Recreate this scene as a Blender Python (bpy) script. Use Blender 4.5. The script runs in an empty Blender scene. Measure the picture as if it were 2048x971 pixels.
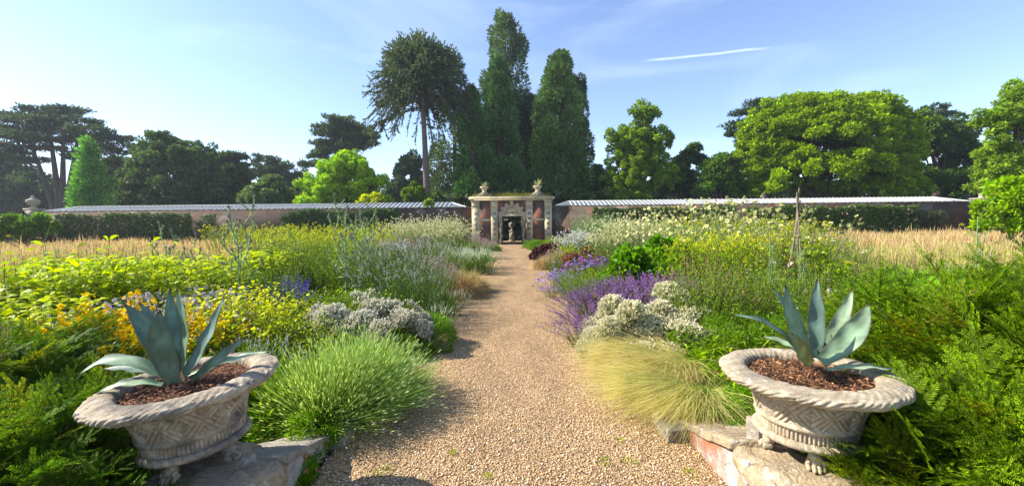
import bpy, math, random
import numpy as np
from mathutils import Matrix, Vector
R = math.radians
S = bpy.context.scene
COL = S.collection
# ---------------------------------------------------------------- camera
CAMH, F, PITCH, ROLL = 1.6, 850.0, -2.36, -0.65
cd = bpy.data.cameras.new("camera"); cam = bpy.data.objects.new("camera", cd); COL.objects.link(cam)
cd.sensor_width = 36; cd.lens = F/2048*36; cd.clip_start = .05; cd.clip_end = 2000
CM = Matrix.Translation((0,0,CAMH)) @ Matrix.Rotation(R(90+PITCH),4,'X') @ Matrix.Rotation(R(ROLL),4,'Z')
cam.matrix_world = CM
S.camera = cam
# ---------------------------------------------------------------- sky, sun, exposure
SUN_AZ, SUN_EL = -86.0, 38.0          # degrees from the view direction (negative = left), height
w = bpy.data.worlds.new("World"); S.world = w; w.use_nodes = True
nt = w.node_tree; nt.nodes.clear()
def N(nt, t, **k):
    n = nt.nodes.new(t)
    for a, b in k.items(): setattr(n, a, b)
    return n
def Lk(nt, a, b): nt.links.new(a, b)
out = N(nt,'ShaderNodeOutputWorld'); bg = N(nt,'ShaderNodeBackground')
sky = N(nt,'ShaderNodeTexSky', sky_type='NISHITA', sun_disc=False)
sky.sun_elevation = R(SUN_EL); sky.sun_rotation = R(SUN_AZ); sky.altitude = 50
sky.air_density = 1.0; sky.dust_density = .25; sky.ozone_density = 1.6
tc = N(nt,'ShaderNodeTexCoord')
# thin high cloud: stretched noise over the sky direction
mp = N(nt,'ShaderNodeMapping'); mp.inputs['Scale'].default_value = (1.3,1.3,5.0); mp.inputs['Rotation'].default_value = (0.15,0.1,0.4)
nz = N(nt,'ShaderNodeTexNoise'); nz.inputs['Scale'].default_value = 1.7; nz.inputs['Detail'].default_value = 7; nz.inputs['Roughness'].default_value = .55
nz.inputs['Distortion'].default_value = .6
rp = N(nt,'ShaderNodeValToRGB'); rp.color_ramp.elements[0].position = .50; rp.color_ramp.elements[1].position = .80
Lk(nt, tc.outputs['Generated'], mp.inputs[0]); Lk(nt, mp.outputs[0], nz.inputs['Vector']); Lk(nt, nz.outputs[0], rp.inputs[0])
# contrail: a thin streak along a great circle between two directions
def camdir(px, py):
    v = Vector(((px-1024)/F, -(py-485.5)/F, -1)); return (CM.to_3x3() @ v).normalized()
d1, d2 = camdir(1290,122), camdir(1535,96)
pn = d1.cross(d2).normalized(); mid = (d1+d2).normalized(); al = (d2-d1).normalized()
def dot(vec):
    n = N(nt,'ShaderNodeVectorMath', operation='DOT_PRODUCT'); n.inputs[1].default_value = vec
    Lk(nt, tc.outputs['Generated'], n.inputs[0]); return n.outputs['Value']
def M2(op, a, b=None, c=None):
    n = N(nt,'ShaderNodeMath', operation=op)
    for i, x in enumerate((a,b,c)):
        if x is None: continue
        if isinstance(x,(int,float)): n.inputs[i].default_value = x
        else: Lk(nt, x, n.inputs[i])
    return n.outputs[0]
nz2 = N(nt,'ShaderNodeTexNoise'); nz2.inputs['Scale'].default_value = 14; nz2.inputs['Detail'].default_value = 4
Lk(nt, tc.outputs['Generated'], nz2.inputs['Vector'])
off = M2('ADD', dot(pn), M2('MULTIPLY', M2('SUBTRACT', nz2.outputs[0], .5), .006))
wid = M2('SUBTRACT', 1.0, M2('DIVIDE', M2('ABSOLUTE', off), .0032)); wid = M2('MAXIMUM', wid, 0.0)
half = (d2-d1).length/2
ax = M2('SUBTRACT', 1.0, M2('DIVIDE', M2('ABSOLUTE', M2('SUBTRACT', dot(al), mid.dot(al))), half*1.1)); ax = M2('MINIMUM', M2('MULTIPLY', M2('MAXIMUM', ax, 0.0), 3.0), 1.0)
trail = M2('MULTIPLY', M2('MULTIPLY', wid, ax), .32)
cl = M2('MULTIPLY', rp.outputs[0], .16)
fac = M2('MINIMUM', M2('ADD', trail, cl), 1.0)
# pale haze band near the horizon and toward the sun belongs to the Nishita dust; clouds are white
mx = N(nt,'ShaderNodeMix', data_type='RGBA'); Lk(nt, fac, mx.inputs[0]); 
tint = N(nt,'ShaderNodeMix', data_type='RGBA', blend_type='MULTIPLY'); tint.inputs[0].default_value = 1
tint.inputs[7].default_value = (1.0,.98,1.08,1)
Lk(nt, sky.outputs[0], tint.inputs[6]); Lk(nt, tint.outputs[2], mx.inputs[6]); mx.inputs[7].default_value = (8.2,8.6,9.2,1)
Lk(nt, mx.outputs[2], bg.inputs[0]); bg.inputs[1].default_value = .112
Lk(nt, bg.outputs[0], out.inputs[0])
sl = bpy.data.lights.new("sun",'SUN'); so = bpy.data.objects.new("sun", sl); COL.objects.link(so)
sl.energy = 4.8; sl.angle = R(.5); sl.color = (1,.93,.82)
sd = Vector((math.sin(R(SUN_AZ))*math.cos(R(SUN_EL)), math.cos(R(SUN_AZ))*math.cos(R(SUN_EL)), math.sin(R(SUN_EL))))
so.rotation_euler = sd.to_track_quat('Z','Y').to_euler(); so.location = (-30,10,40)
vs = S.view_settings; vs.view_transform = 'Standard'; vs.look = 'None'; vs.gamma = 1; vs.use_curve_mapping = False
vs.exposure = 1.17
S.cycles.max_bounces = 7; S.cycles.transparent_max_bounces = 8; S.cycles.diffuse_bounces = 3; S.cycles.volume_bounces = 0
S.cycles.transmission_bounces = 3; S.cycles.glossy_bounces = 2

def U(px, py, Y):
    """a point at distance Y (metres ahead) seen where the photograph (2048 wide) has px, py"""
    d = camdir(px, py); return Vector((0,0,CAMH)) + d*(Y/d.y)
def X_(px, Y): return U(px, 450, Y).x
def Z_(px, py, Y): return U(px, py, Y).z

# ---------------------------------------------------------------- mesh helpers
class MB:
    def __init__(s): s.V=[]; s.Q=[]; s.T=[]; s.C=[]; s.n=0
    def add(s, v, q=None, t=None, c=(.5,.5,.5)):
        v = np.asarray(v,float).reshape(-1,3); k = len(v)
        c = np.asarray(c,float)
        if c.ndim == 1: c = np.tile(c,(k,1))
        s.V.append(v); s.C.append(c[:, :3])
        if q is not None and len(q): s.Q.append(np.asarray(q,int).reshape(-1,4)+s.n)
        if t is not None and len(t): s.T.append(np.asarray(t,int).reshape(-1,3)+s.n)
        s.n += k
    def join(s, o, M=None, off=(0,0,0), sc=1.0):
        v, q, t, c = o.arr(); v = v*sc
        if M is not None: v = v@np.asarray(M).T
        s.add(v+np.asarray(off), q, t, c)
    def arr(s):
        V = np.concatenate(s.V) if s.V else np.zeros((0,3)); C = np.concatenate(s.C) if s.C else np.zeros((0,3))
        Q = np.concatenate(s.Q) if s.Q else np.zeros((0,4),int); T = np.concatenate(s.T) if s.T else np.zeros((0,3),int)
        return V,Q,T,C
    def mesh(s, name, mat, smooth=False):
        V,Q,T,C = s.arr(); me = bpy.data.meshes.new(name)
        me.vertices.add(len(V)); me.vertices.foreach_set('co', V.astype(np.float32).ravel())
        nl = Q.size+T.size; me.loops.add(nl)
        me.loops.foreach_set('vertex_index', np.concatenate([Q.ravel(),T.ravel()]).astype(np.int32))
        tot = np.concatenate([np.full(len(Q),4),np.full(len(T),3)]).astype(np.int32)
        st = np.concatenate([[0],np.cumsum(tot)[:-1]]).astype(np.int32) if len(tot) else np.zeros(0,np.int32)
        me.polygons.add(len(tot)); me.polygons.foreach_set('loop_start', st); me.polygons.foreach_set('loop_total', tot)
        if smooth: me.polygons.foreach_set('use_smooth', np.ones(len(tot),bool))
        a = me.attributes.new('Col','FLOAT_COLOR','POINT')
        a.data.foreach_set('color', np.concatenate([C,np.ones((len(C),1))],1).astype(np.float32).ravel())
        me.update(calc_edges=True)
        if mat: me.materials.append(mat)
        return me
def obj(name, mb, mat, parent=None, smooth=False, **props):
    me = mb.mesh(name, mat, smooth) if isinstance(mb, MB) else mb
    o = bpy.data.objects.new(name, me); COL.objects.link(o)
    if parent is not None: o.parent = parent
    for k, v in props.items(): o[k] = v
    return o
def thing(name, label, cat, loc=(0,0,0), rz=0, sc=1, group=None):
    o = bpy.data.objects.new(name, None); COL.objects.link(o); o.empty_display_size = .1
    o.location = loc; o.rotation_euler = (0,0,rz); o.scale = (sc,sc,sc) if not hasattr(sc,'__len__') else sc
    o['label'] = label; o['category'] = cat
    if group: o['group'] = group
    return o
def tag(o, label, cat, group=None):
    o['label'] = label; o['category'] = cat
    if group: o['group'] = group
    return o
def dup(root, loc, rz=0, sc=1, label=None, group=None):
    r = root.copy(); COL.objects.link(r); r.location = loc; r.rotation_euler = (0,0,rz)
    r.scale = (sc,sc,sc) if not hasattr(sc,'__len__') else sc
    if label: r['label'] = label
    if group: r['group'] = group
    for ch in list(root.children):
        c = ch.copy(); COL.objects.link(c); c.parent = r
        for g in ch.children:
            d = g.copy(); COL.objects.link(d); d.parent = c
    return r
def nrm(v): return v/np.maximum(np.linalg.norm(v,axis=-1,keepdims=True),1e-9)
def ribbons(mb, P, D, Nn, L, W, c0, c1=None, prof=(.25,1,.08), droop=0., curl=None):
    """leaf or blade strips: base P, direction D, normal Nn, length L, width W, colour c0 at base to c1 at tip"""
    P = np.asarray(P,float); n = len(P)
    if n == 0: return
    D = nrm(np.broadcast_to(np.asarray(D,float),(n,3))); Nn = np.broadcast_to(np.asarray(Nn,float),(n,3))
    L = np.broadcast_to(np.asarray(L,float),(n,)); W = np.broadcast_to(np.asarray(W,float),(n,))
    Sd = np.cross(D,Nn); bad = np.linalg.norm(Sd,axis=1)<1e-3; Sd[bad] = (1,0,0); Sd = nrm(Sd)
    m = len(prof); s = np.linspace(0,1,m)
    pos = P[:,None]+D[:,None]*(L[:,None]*s)[...,None]
    dr = np.broadcast_to(np.asarray(droop,float),(n,))
    pos[...,2] -= (dr*L)[:,None]*s**2
    if curl is not None: pos += np.asarray(curl)[:,None]*(L[:,None]*s**2)[...,None]
    hw = (W[:,None]*np.asarray(prof)/2)[...,None]*Sd[:,None]
    v = np.stack([pos-hw,pos+hw],2)                       # n,m,2,3
    c0 = np.broadcast_to(np.asarray(c0,float),(n,3)); c1 = c0 if c1 is None else np.broadcast_to(np.asarray(c1,float),(n,3))
    c = c0[:,None]*(1-s)[None,:,None]+c1[:,None]*s[None,:,None]; c = np.repeat(c[:,:,None],2,2)
    i = (np.arange(n)*m*2)[:,None]+np.arange(m-1)*2
    q = np.stack([i,i+1,i+3,i+2],-1).reshape(-1,4)
    mb.add(v.reshape(-1,3), q, None, c.reshape(-1,3))
def tube(mb, pts, rad, k=5, c=(.5,.5,.5), cap=False):
    pts = np.asarray(pts,float); m = len(pts); rad = np.broadcast_to(np.asarray(rad,float),(m,))
    T = nrm(np.gradient(pts,axis=0)); ref = np.array([1,0,0.]) if abs(T[0][0])<.8 else np.array([0,1.,0])
    A = nrm(np.cross(T,ref)); B = np.cross(T,A); a = np.arange(k)*2*math.pi/k
    v = pts[:,None]+rad[:,None,None]*(np.cos(a)[None,:,None]*A[:,None]+np.sin(a)[None,:,None]*B[:,None])
    i = (np.arange(m-1)*k)[:,None]; j = np.arange(k); j2 = (j+1)%k
    q = np.stack([i+j,i+j2,i+k+j2,i+k+j],-1).reshape(-1,4)
    mb.add(v.reshape(-1,3), q, None, c)
def bez(a,b,c,n=8):
    t = np.linspace(0,1,n)[:,None]; a,b,c = map(np.asarray,(a,b,c)); return a*(1-t)**2+2*b*t*(1-t)+c*t*t
BOXQ = [(0,3,2,1),(4,5,6,7),(0,1,5,4),(1,2,6,5),(2,3,7,6),(3,0,4,7)]
def box(mb, x0,x1,y0,y1,z0,z1,c=(.5,.5,.5)):
    mb.add([(x0,y0,z0),(x1,y0,z0),(x1,y1,z0),(x0,y1,z0),(x0,y0,z1),(x1,y0,z1),(x1,y1,z1),(x0,y1,z1)], BOXQ, None, c)
def lathe(mb, prof, k=32, c=(.5,.5,.5), off=(0,0,0)):
    prof = np.asarray(prof,float); a = np.arange(k)*2*math.pi/k; m = len(prof)
    v = np.stack([prof[:,0,None]*np.cos(a),prof[:,0,None]*np.sin(a),np.repeat(prof[:,1,None],k,1)],-1)+np.asarray(off)
    i = (np.arange(m-1)*k)[:,None]; j = np.arange(k); j2=(j+1)%k
    mb.add(v.reshape(-1,3), np.stack([i+j,i+j2,i+k+j2,i+k+j],-1).reshape(-1,4), None, c)
def mixc(rs, a, b, n, j=.12):
    t = rs.rand(n,1); c = np.asarray(a)*(1-t)+np.asarray(b)*t
    return np.clip(c*(1+j*rs.randn(n,1)),.003,1)
def rdir(rs, n): return nrm(rs.randn(n,3))

# ---------------------------------------------------------------- materials
def mat(name):
    m = bpy.data.materials.new(name); m.use_nodes = True; t = m.node_tree; t.nodes.clear()
    return m, t, N(t,'ShaderNodeOutputMaterial')
def col_in(t, a, sock):
    if hasattr(a,'is_linked') or hasattr(a,'links'): Lk(t,a,sock)
    else: sock.default_value = tuple(a)+(1,) if len(a)==3 else a
def leafmat(name, tr=.35, rough=.55, spec=.25, var=.25, tint=(1.25,1.25,.55), hue=0., sat=1.02, gain=1.):
    m,t,o = mat(name)
    a = N(t,'ShaderNodeAttribute', attribute_name='Col')
    nz = N(t,'ShaderNodeTexNoise'); nz.inputs['Scale'].default_value = 6; tcx = N(t,'ShaderNodeTexCoord'); Lk(t,tcx.outputs['Object'],nz.inputs['Vector'])
    oi = N(t,'ShaderNodeObjectInfo')
    hs = N(t,'ShaderNodeHueSaturation')
    m1 = N(t,'ShaderNodeMapRange'); m1.inputs[3].default_value = .490+hue; m1.inputs[4].default_value = .510+hue; Lk(t,oi.outputs['Random'],m1.inputs[0])
    m2 = N(t,'ShaderNodeMapRange'); m2.inputs[1].default_value=.3; m2.inputs[2].default_value=.7; m2.inputs[3].default_value = (1-var)*gain; m2.inputs[4].default_value = (1+var)*gain; Lk(t,nz.outputs[0],m2.inputs[0])
    Lk(t,m1.outputs[0],hs.inputs['Hue']); Lk(t,m2.outputs[0],hs.inputs['Value']); hs.inputs['Saturation'].default_value = sat
    Lk(t,a.outputs['Color'],hs.inputs['Color'])
    p = N(t,'ShaderNodeBsdfPrincipled'); p.inputs['Roughness'].default_value = rough; p.inputs['Specular IOR Level'].default_value = spec
    Lk(t,hs.outputs[0],p.inputs['Base Color'])
    if tr > 0:
        tl = N(t,'ShaderNodeBsdfTranslucent'); mu = N(t,'ShaderNodeMix', data_type='RGBA', blend_type='MULTIPLY'); mu.inputs[0].default_value=1
        mu.inputs[7].default_value = tint+(1,); Lk(t,hs.outputs[0],mu.inputs[6]); Lk(t,mu.outputs[2],tl.inputs[0])
        ms = N(t,'ShaderNodeMixShader'); ms.inputs[0].default_value = tr; Lk(t,p.outputs[0],ms.inputs[1]); Lk(t,tl.outputs[0],ms.inputs[2]); Lk(t,ms.outputs[0],o.inputs[0])
    else: Lk(t,p.outputs[0],o.inputs[0])
    return m
M_LEAF = leafmat('leaf_green', .42, .5, .2, hue=-.010, sat=1.15, gain=1.2)
M_TREE = leafmat('tree_foliage', .36, .6, .15, .2, (1.2,1.25,.6), hue=-.006, sat=1.12, gain=1.25)
M_DARK = leafmat('conifer_foliage', .25, .65, .15, .2, sat=1.1, gain=1.85)
M_YEW  = leafmat('yew_needles', .36, .6, .12, .25, hue=-.016, sat=1.12, gain=1.15)
M_PETAL= leafmat('petals', .3, .7, .1, .08, (1,1,1))
M_STRAW= leafmat('dry_grass', .4, .6, .2, .2, (1.1,1.05,.8))
M_STEM = leafmat('stems', .0, .6, .25)
M_AGAVE= leafmat('agave_skin', .12, .5, .3, .2, (1,1.1,.8), gain=1.05)
M_BARK = leafmat('bark', 0, .9, .1, .35)

def stone(name, c1, c2, c3=None, sc=8., bump=.4, bd=.01, rough=.9, lichen=0., dark=0., usecol=False):
    m,t,o = mat(name); tcx = N(t,'ShaderNodeTexCoord'); co = tcx.outputs['Object']
    n1 = N(t,'ShaderNodeTexNoise'); n1.inputs['Scale'].default_value = sc; n1.inputs['Detail'].default_value = 8; n1.inputs['Roughness'].default_value=.65
    n2 = N(t,'ShaderNodeTexNoise'); n2.inputs['Scale'].default_value = sc*.35; n2.inputs['Detail'].default_value = 5
    n3 = N(t,'ShaderNodeTexNoise'); n3.inputs['Scale'].default_value = sc*9; n3.inputs['Detail'].default_value = 4
    for n in (n1,n2,n3): Lk(t,co,n.inputs['Vector'])
    r = N(t,'ShaderNodeValToRGB'); e = r.color_ramp.elements; e[0].position=.35; e[0].color=tuple(c1)+(1,); e[1].position=.65; e[1].color=tuple(c2)+(1,)
    Lk(t,n1.outputs[0],r.inputs[0]); cur = r.outputs[0]
    def over(cur, nout, lo, hi, c, amt=1.):
        mr = N(t,'ShaderNodeMapRange'); mr.inputs[1].default_value=lo; mr.inputs[2].default_value=hi; mr.inputs[4].default_value=amt; Lk(t,nout,mr.inputs[0])
        mxx = N(t,'ShaderNodeMix', data_type='RGBA'); Lk(t,mr.outputs[0],mxx.inputs[0]); Lk(t,cur,mxx.inputs[6]); mxx.inputs[7].default_value=tuple(c)+(1,); return mxx.outputs[2]
    if c3 is not None: cur = over(cur,n2.outputs[0],.5,.62,c3)
    if lichen: 
        n4 = N(t,'ShaderNodeTexNoise'); n4.inputs['Scale'].default_value = sc*2.2; n4.inputs['Detail'].default_value=6; Lk(t,co,n4.inputs['Vector'])
        cur = over(cur,n4.outputs[0],.58,.64,(.62,.6,.5),lichen)
    if dark:
        n5 = N(t,'ShaderNodeTexNoise'); n5.inputs['Scale'].default_value = sc*1.3; n5.inputs['Detail'].default_value=9; n5.inputs['Roughness'].default_value=.75; Lk(t,co,n5.inputs['Vector'])
        cur = over(cur,n5.outputs[0],.52,.66,(.06,.05,.05),dark)
    cur = over(cur,n3.outputs[0],.4,.75,(.05,.045,.04),.35)
    if usecol:
        at = N(t,'ShaderNodeAttribute', attribute_name='Col'); mu = N(t,'ShaderNodeMix', data_type='RGBA', blend_type='MULTIPLY'); mu.inputs[0].default_value=1
        Lk(t,cur,mu.inputs[6]); Lk(t,at.outputs['Color'],mu.inputs[7]); cur = mu.outputs[2]
    p = N(t,'ShaderNodeBsdfPrincipled'); p.inputs['Roughness'].default_value=rough; p.inputs['Specular IOR Level'].default_value=.2
    Lk(t,cur,p.inputs['Base Color'])
    ad = N(t,'ShaderNodeMath', operation='ADD'); Lk(t,n1.outputs[0],ad.inputs[0]); Lk(t,n3.outputs[0],ad.inputs[1])
    b = N(t,'ShaderNodeBump'); b.inputs['Strength'].default_value=bump; b.inputs['Distance'].default_value=bd; Lk(t,ad.outputs[0],b.inputs['Height']); Lk(t,b.outputs[0],p.inputs['Normal'])
    Lk(t,p.outputs[0],o.inputs[0]); return m
M_URN  = stone('weathered_urn_stone', (.34,.27,.175),(.54,.45,.31),(.30,.25,.18),14,.5,.006,lichen=.5,dark=.35,usecol=True)
M_URN_DARK = stone('lichened_urn_stone', (.30,.24,.165),(.50,.42,.30),(.22,.19,.15),11,.6,.007,lichen=.35,dark=.75,usecol=True)
M_GATE = stone('cream_gate_stone', (.52,.43,.26),(.70,.60,.38),(.42,.36,.25),2.,.3,.02)
M_BLOCK= stone('pale_rubble_stone', (.27,.20,.12),(.46,.36,.22),(.35,.28,.19),6,.8,.02,lichen=.45,dark=.5)
M_SLAB = stone('grey_sandstone_slab', (.26,.23,.18),(.42,.37,.28),(.2,.18,.14),7,.7,.015,lichen=.3)
M_LIME = stone('limewashed_wall_face', (.34,.31,.27),(.52,.49,.44),(.38,.15,.08),5,.9,.02,lichen=.6,dark=.3)
M_SOIL = stone('bed_soil', (.035,.026,.018),(.085,.062,.04),None,12,1.,.04,.95)
M_COPE = stone('coping_stone', (.09,.085,.075),(.2,.19,.16),None,3,.4,.02)
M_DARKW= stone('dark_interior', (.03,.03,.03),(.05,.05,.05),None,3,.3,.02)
M_MULCH= leafmat('bark_mulch', 0, .85, .2, .3)
M_LEAD = stone('finial_stone', (.34,.30,.22),(.48,.42,.31),(.3,.28,.24),6,.5,.01)

def brickmat(name, sx=1.0, axis='XZ', pale=.5, red=0):
    m,t,o = mat(name); tcx = N(t,'ShaderNodeTexCoord')
    sp = N(t,'ShaderNodeSeparateXYZ'); Lk(t,tcx.outputs['Object'],sp.inputs[0]); cb = N(t,'ShaderNodeCombineXYZ')
    Lk(t,sp.outputs['X' if axis=='XZ' else 'Y'],cb.inputs[0]); Lk(t,sp.outputs['Z'],cb.inputs[1])
    b = N(t,'ShaderNodeTexBrick'); b.inputs['Scale'].default_value=1; b.inputs['Brick Width'].default_value=.23; b.inputs['Row Height'].default_value=.077
    b.inputs['Mortar Size'].default_value=.007; b.inputs['Mortar Smooth'].default_value=.2; b.inputs['Bias'].default_value=-.1
    b.inputs['Color1'].default_value=(.075,.045,.03,1); b.inputs['Color2'].default_value=(.145,.085,.052,1); b.inputs['Mortar'].default_value=(.19,.165,.135,1)
    Lk(t,cb.outputs[0],b.inputs['Vector'])
    def over(cur, scale, lo, hi, c, amt, det=6, stretch=(1,1,1)):
        mpp = N(t,'ShaderNodeMapping'); mpp.inputs['Scale'].default_value=stretch; Lk(t,tcx.outputs['Object'],mpp.inputs[0])
        n = N(t,'ShaderNodeTexNoise'); n.inputs['Scale'].default_value=scale; n.inputs['Detail'].default_value=det; n.inputs['Roughness'].default_value=.65; Lk(t,mpp.outputs[0],n.inputs['Vector'])
        mr = N(t,'ShaderNodeMapRange'); mr.inputs[1].default_value=lo; mr.inputs[2].default_value=hi; mr.inputs[4].default_value=amt; Lk(t,n.outputs[0],mr.inputs[0])
        x = N(t,'ShaderNodeMix', data_type='RGBA'); Lk(t,mr.outputs[0],x.inputs[0]); Lk(t,cur,x.inputs[6]); x.inputs[7].default_value=tuple(c)+(1,); return x.outputs[2]
    cur = over(b.outputs[0], .5,.45,.6,(.085,.065,.05) if not red else (.44,.16,.08),.85)
    cur = over(cur,.7,.54,.62,(.26,.235,.20),pale)
    cur = over(cur,2.6,.55,.62,(.12,.10,.09),.6)
    cur = over(cur,1.3,.56,.66,(.26,.085,.045),.7)
    cur = over(cur,1.2,.5,.7,(.10,.095,.09),.5,5,(1,1,.15))
    p = N(t,'ShaderNodeBsdfPrincipled'); p.inputs['Roughness'].default_value=.9; p.inputs['Specular IOR Level'].default_value=.15; Lk(t,cur,p.inputs['Base Color'])
    bu = N(t,'ShaderNodeBump'); bu.inputs['Strength'].default_value=.6; bu.inputs['Distance'].default_value=.01; bu.invert=True; Lk(t,b.outputs['Fac'],bu.inputs['Height']); Lk(t,bu.outputs[0],p.inputs['Normal'])
    Lk(t,p.outputs[0],o.inputs[0]); return m
M_BRICK = brickmat('old_brick', pale=.8); M_BRICKY = brickmat('old_brick_side', axis='YZ', pale=.3); M_BRICKR = brickmat('gate_red_brick', pale=.2, red=1)

def gravelmat(name, ground=False):
    m,t,o = mat(name); tcx = N(t,'ShaderNodeTexCoord'); co = tcx.outputs['Object']
    v = N(t,'ShaderNodeTexVoronoi', feature='F1'); v.inputs['Scale'].default_value=76; v.inputs['Randomness'].default_value=1
    v2 = N(t,'ShaderNodeTexVoronoi', feature='F1'); v2.inputs['Scale'].default_value=120
    nzz = N(t,'ShaderNodeTexNoise'); nzz.inputs['Scale'].default_value=30; nzz.inputs['Detail'].default_value=3; Lk(t,co,nzz.inputs['Vector'])
    va = N(t,'ShaderNodeVectorMath', operation='MULTIPLY_ADD'); Lk(t,nzz.outputs['Color'],va.inputs[0]); va.inputs[1].default_value=(.02,.02,.02); Lk(t,co,va.inputs[2])
    Lk(t,va.outputs[0],v.inputs['Vector']); Lk(t,va.outputs[0],v2.inputs['Vector'])
    sp = N(t,'ShaderNodeSeparateColor'); Lk(t,v.outputs['Color'],sp.inputs[0])
    r = N(t,'ShaderNodeValToRGB'); cr = r.color_ramp; cr.interpolation='LINEAR'
    cr.elements[0].position=0; cr.elements[0].color=(.26,.155,.075,1); cr.elements[1].position=1; cr.elements[1].color=(.80,.58,.33,1)
    for ps,cc in ((.2,(.44,.275,.13,1)),(.5,(.60,.395,.19,1)),(.8,(.68,.46,.23,1))): e=cr.elements.new(ps); e.color=cc
    Lk(t,sp.outputs[0],r.inputs[0])
    big = N(t,'ShaderNodeTexNoise'); big.inputs['Scale'].default_value=1.3; big.inputs['Detail'].default_value=8; big.inputs['Roughness'].default_value=.65; mpg=N(t,'ShaderNodeMapping'); mpg.inputs['Scale'].default_value=(1.6,.55,1); Lk(t,co,mpg.inputs[0]); Lk(t,mpg.outputs[0],big.inputs['Vector'])
    mr = N(t,'ShaderNodeMapRange'); mr.inputs[1].default_value=.35; mr.inputs[2].default_value=.7; mr.inputs[3].default_value=.70; mr.inputs[4].default_value=1.18; Lk(t,big.outputs[0],mr.inputs[0])
    ed = N(t,'ShaderNodeMapRange'); ed.inputs[1].default_value=.25; ed.inputs[2].default_value=.75; ed.inputs[3].default_value=1.0; ed.inputs[4].default_value=.38; Lk(t,v.outputs['Distance'],ed.inputs[0])
    mm = N(t,'ShaderNodeMath', operation='MULTIPLY'); Lk(t,mr.outputs[0],mm.inputs[0]); Lk(t,ed.outputs[0],mm.inputs[1])
    hs = N(t,'ShaderNodeHueSaturation'); Lk(t,mm.outputs[0],hs.inputs['Value']); Lk(t,r.outputs[0],hs.inputs['Color'])
    p = N(t,'ShaderNodeBsdfPrincipled'); p.inputs['Roughness'].default_value=.85; p.inputs['Specular IOR Level'].default_value=.25; Lk(t,hs.outputs[0],p.inputs['Base Color'])
    ad = N(t,'ShaderNodeMath', operation='ADD'); Lk(t,v.outputs['Distance'],ad.inputs[0]); m5=N(t,'ShaderNodeMath',operation='MULTIPLY'); Lk(t,v2.outputs['Distance'],m5.inputs[0]); m5.inputs[1].default_value=.4; Lk(t,m5.outputs[0],ad.inputs[1])
    b = N(t,'ShaderNodeBump'); b.invert=True; b.inputs['Strength'].default_value=1; b.inputs['Distance'].default_value=.012; Lk(t,ad.outputs[0],b.inputs['Height']); Lk(t,b.outputs[0],p.inputs['Normal'])
    Lk(t,p.outputs[0],o.inputs[0]); return m
M_GRAVEL = gravelmat('gravel')
M_PEB = leafmat('pebbles', 0, .8, .3, .1)
def plain(name, c, rough=.7, spec=.3, metal=0, bump=0.):
    m,t,o = mat(name); p = N(t,'ShaderNodeBsdfPrincipled'); p.inputs['Roughness'].default_value=rough; p.inputs['Specular IOR Level'].default_value=spec; p.inputs['Metallic'].default_value=metal
    tcx=N(t,'ShaderNodeTexCoord'); n=N(t,'ShaderNodeTexNoise'); n.inputs['Scale'].default_value=5; n.inputs['Detail'].default_value=6; Lk(t,tcx.outputs['Object'],n.inputs['Vector'])
    r=N(t,'ShaderNodeValToRGB'); r.color_ramp.elements[0].position=.3; r.color_ramp.elements[1].position=.7
    r.color_ramp.elements[0].color=tuple(x*.8 for x in c)+(1,); r.color_ramp.elements[1].color=tuple(min(1,x*1.12) for x in c)+(1,)
    Lk(t,n.outputs[0],r.inputs[0]); Lk(t,r.outputs[0],p.inputs['Base Color']); Lk(t,p.outputs[0],o.inputs[0]); return m
M_WHITE = plain('white_painted_glazing_bar', (.62,.62,.60), .5)
M_GLASS = plain('greenhouse_glass', (.16,.19,.21), .22, .5)
M_WOOD = plain('weathered_pole_wood', (.22,.17,.12), .85)
M_DOOR = plain('dark_door_paint', (.025,.025,.022), .5)
M_LAWN = plain('rough_lawn', (.06,.085,.025), .95)
M_MEAD = plain('straw_meadow_floor', (.20,.15,.06), .95)
import bmesh
from mathutils import noise
def G(px, py, z=0.):
    d = camdir(px,py); t = (z-CAMH)/d.z; return Vector((0,0,CAMH))+d*t
# ================================================================= setting
def struct(name, mb, m, **k):
    o = obj(name, mb, m); o['kind'] = 'structure'; return o
g = MB(); g.add([(-600,-30,-.02),(600,-30,-.02),(600,900,-.02),(-600,900,-.02)],[(0,1,2,3)]); struct('ground', g, M_LAWN)
g = MB(); g.add([(-41,9,0),(41,9,0),(41,36,0),(-41,36,0)],[(0,1,2,3)]); struct('meadow_ground', g, M_MEAD)
def edge_wobble(y, s): return .05*math.sin(y*1.3+s)+.03*math.sin(y*3.1+s*2)
PW = 1.27
g = MB(); ys = np.linspace(-2,44,160); L_ = [(-PW-edge_wobble(y,1)-(.09 if y<3.7 else 0),y,.012) for y in ys]; R_ = [(PW+edge_wobble(y,2)+(.07 if y<3.9 else 0),y,.012) for y in ys]
v = [p for ab in zip(L_,R_) for p in ab]; q = [(2*i,2*i+1,2*i+3,2*i+2) for i in range(len(ys)-1)]
g.add(v,q); struct('gravel_path', g, M_GRAVEL)
for s,nm in ((-1,'border_soil'),(1,'border_soil')):
    g = MB(); nx,ny = 30,120
    xs = np.linspace(1.15,9.,nx); yy = np.linspace(1.2,34.5,ny); XX,YY = np.meshgrid(xs,yy)
    rs = np.random.RandomState(5); ZZ = .004+.05*np.clip((XX-1.3)/.6,0,1)*(1+.5*rs.randn(*XX.shape))
    v = np.stack([XX*s,YY,ZZ],-1).reshape(-1,3); i = (np.arange(ny-1)*nx)[:,None]+np.arange(nx-1)
    g.add(v, np.stack([i,i+1,i+nx+1,i+nx],-1).reshape(-1,4)); struct(nm, g, M_SOIL)
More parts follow.
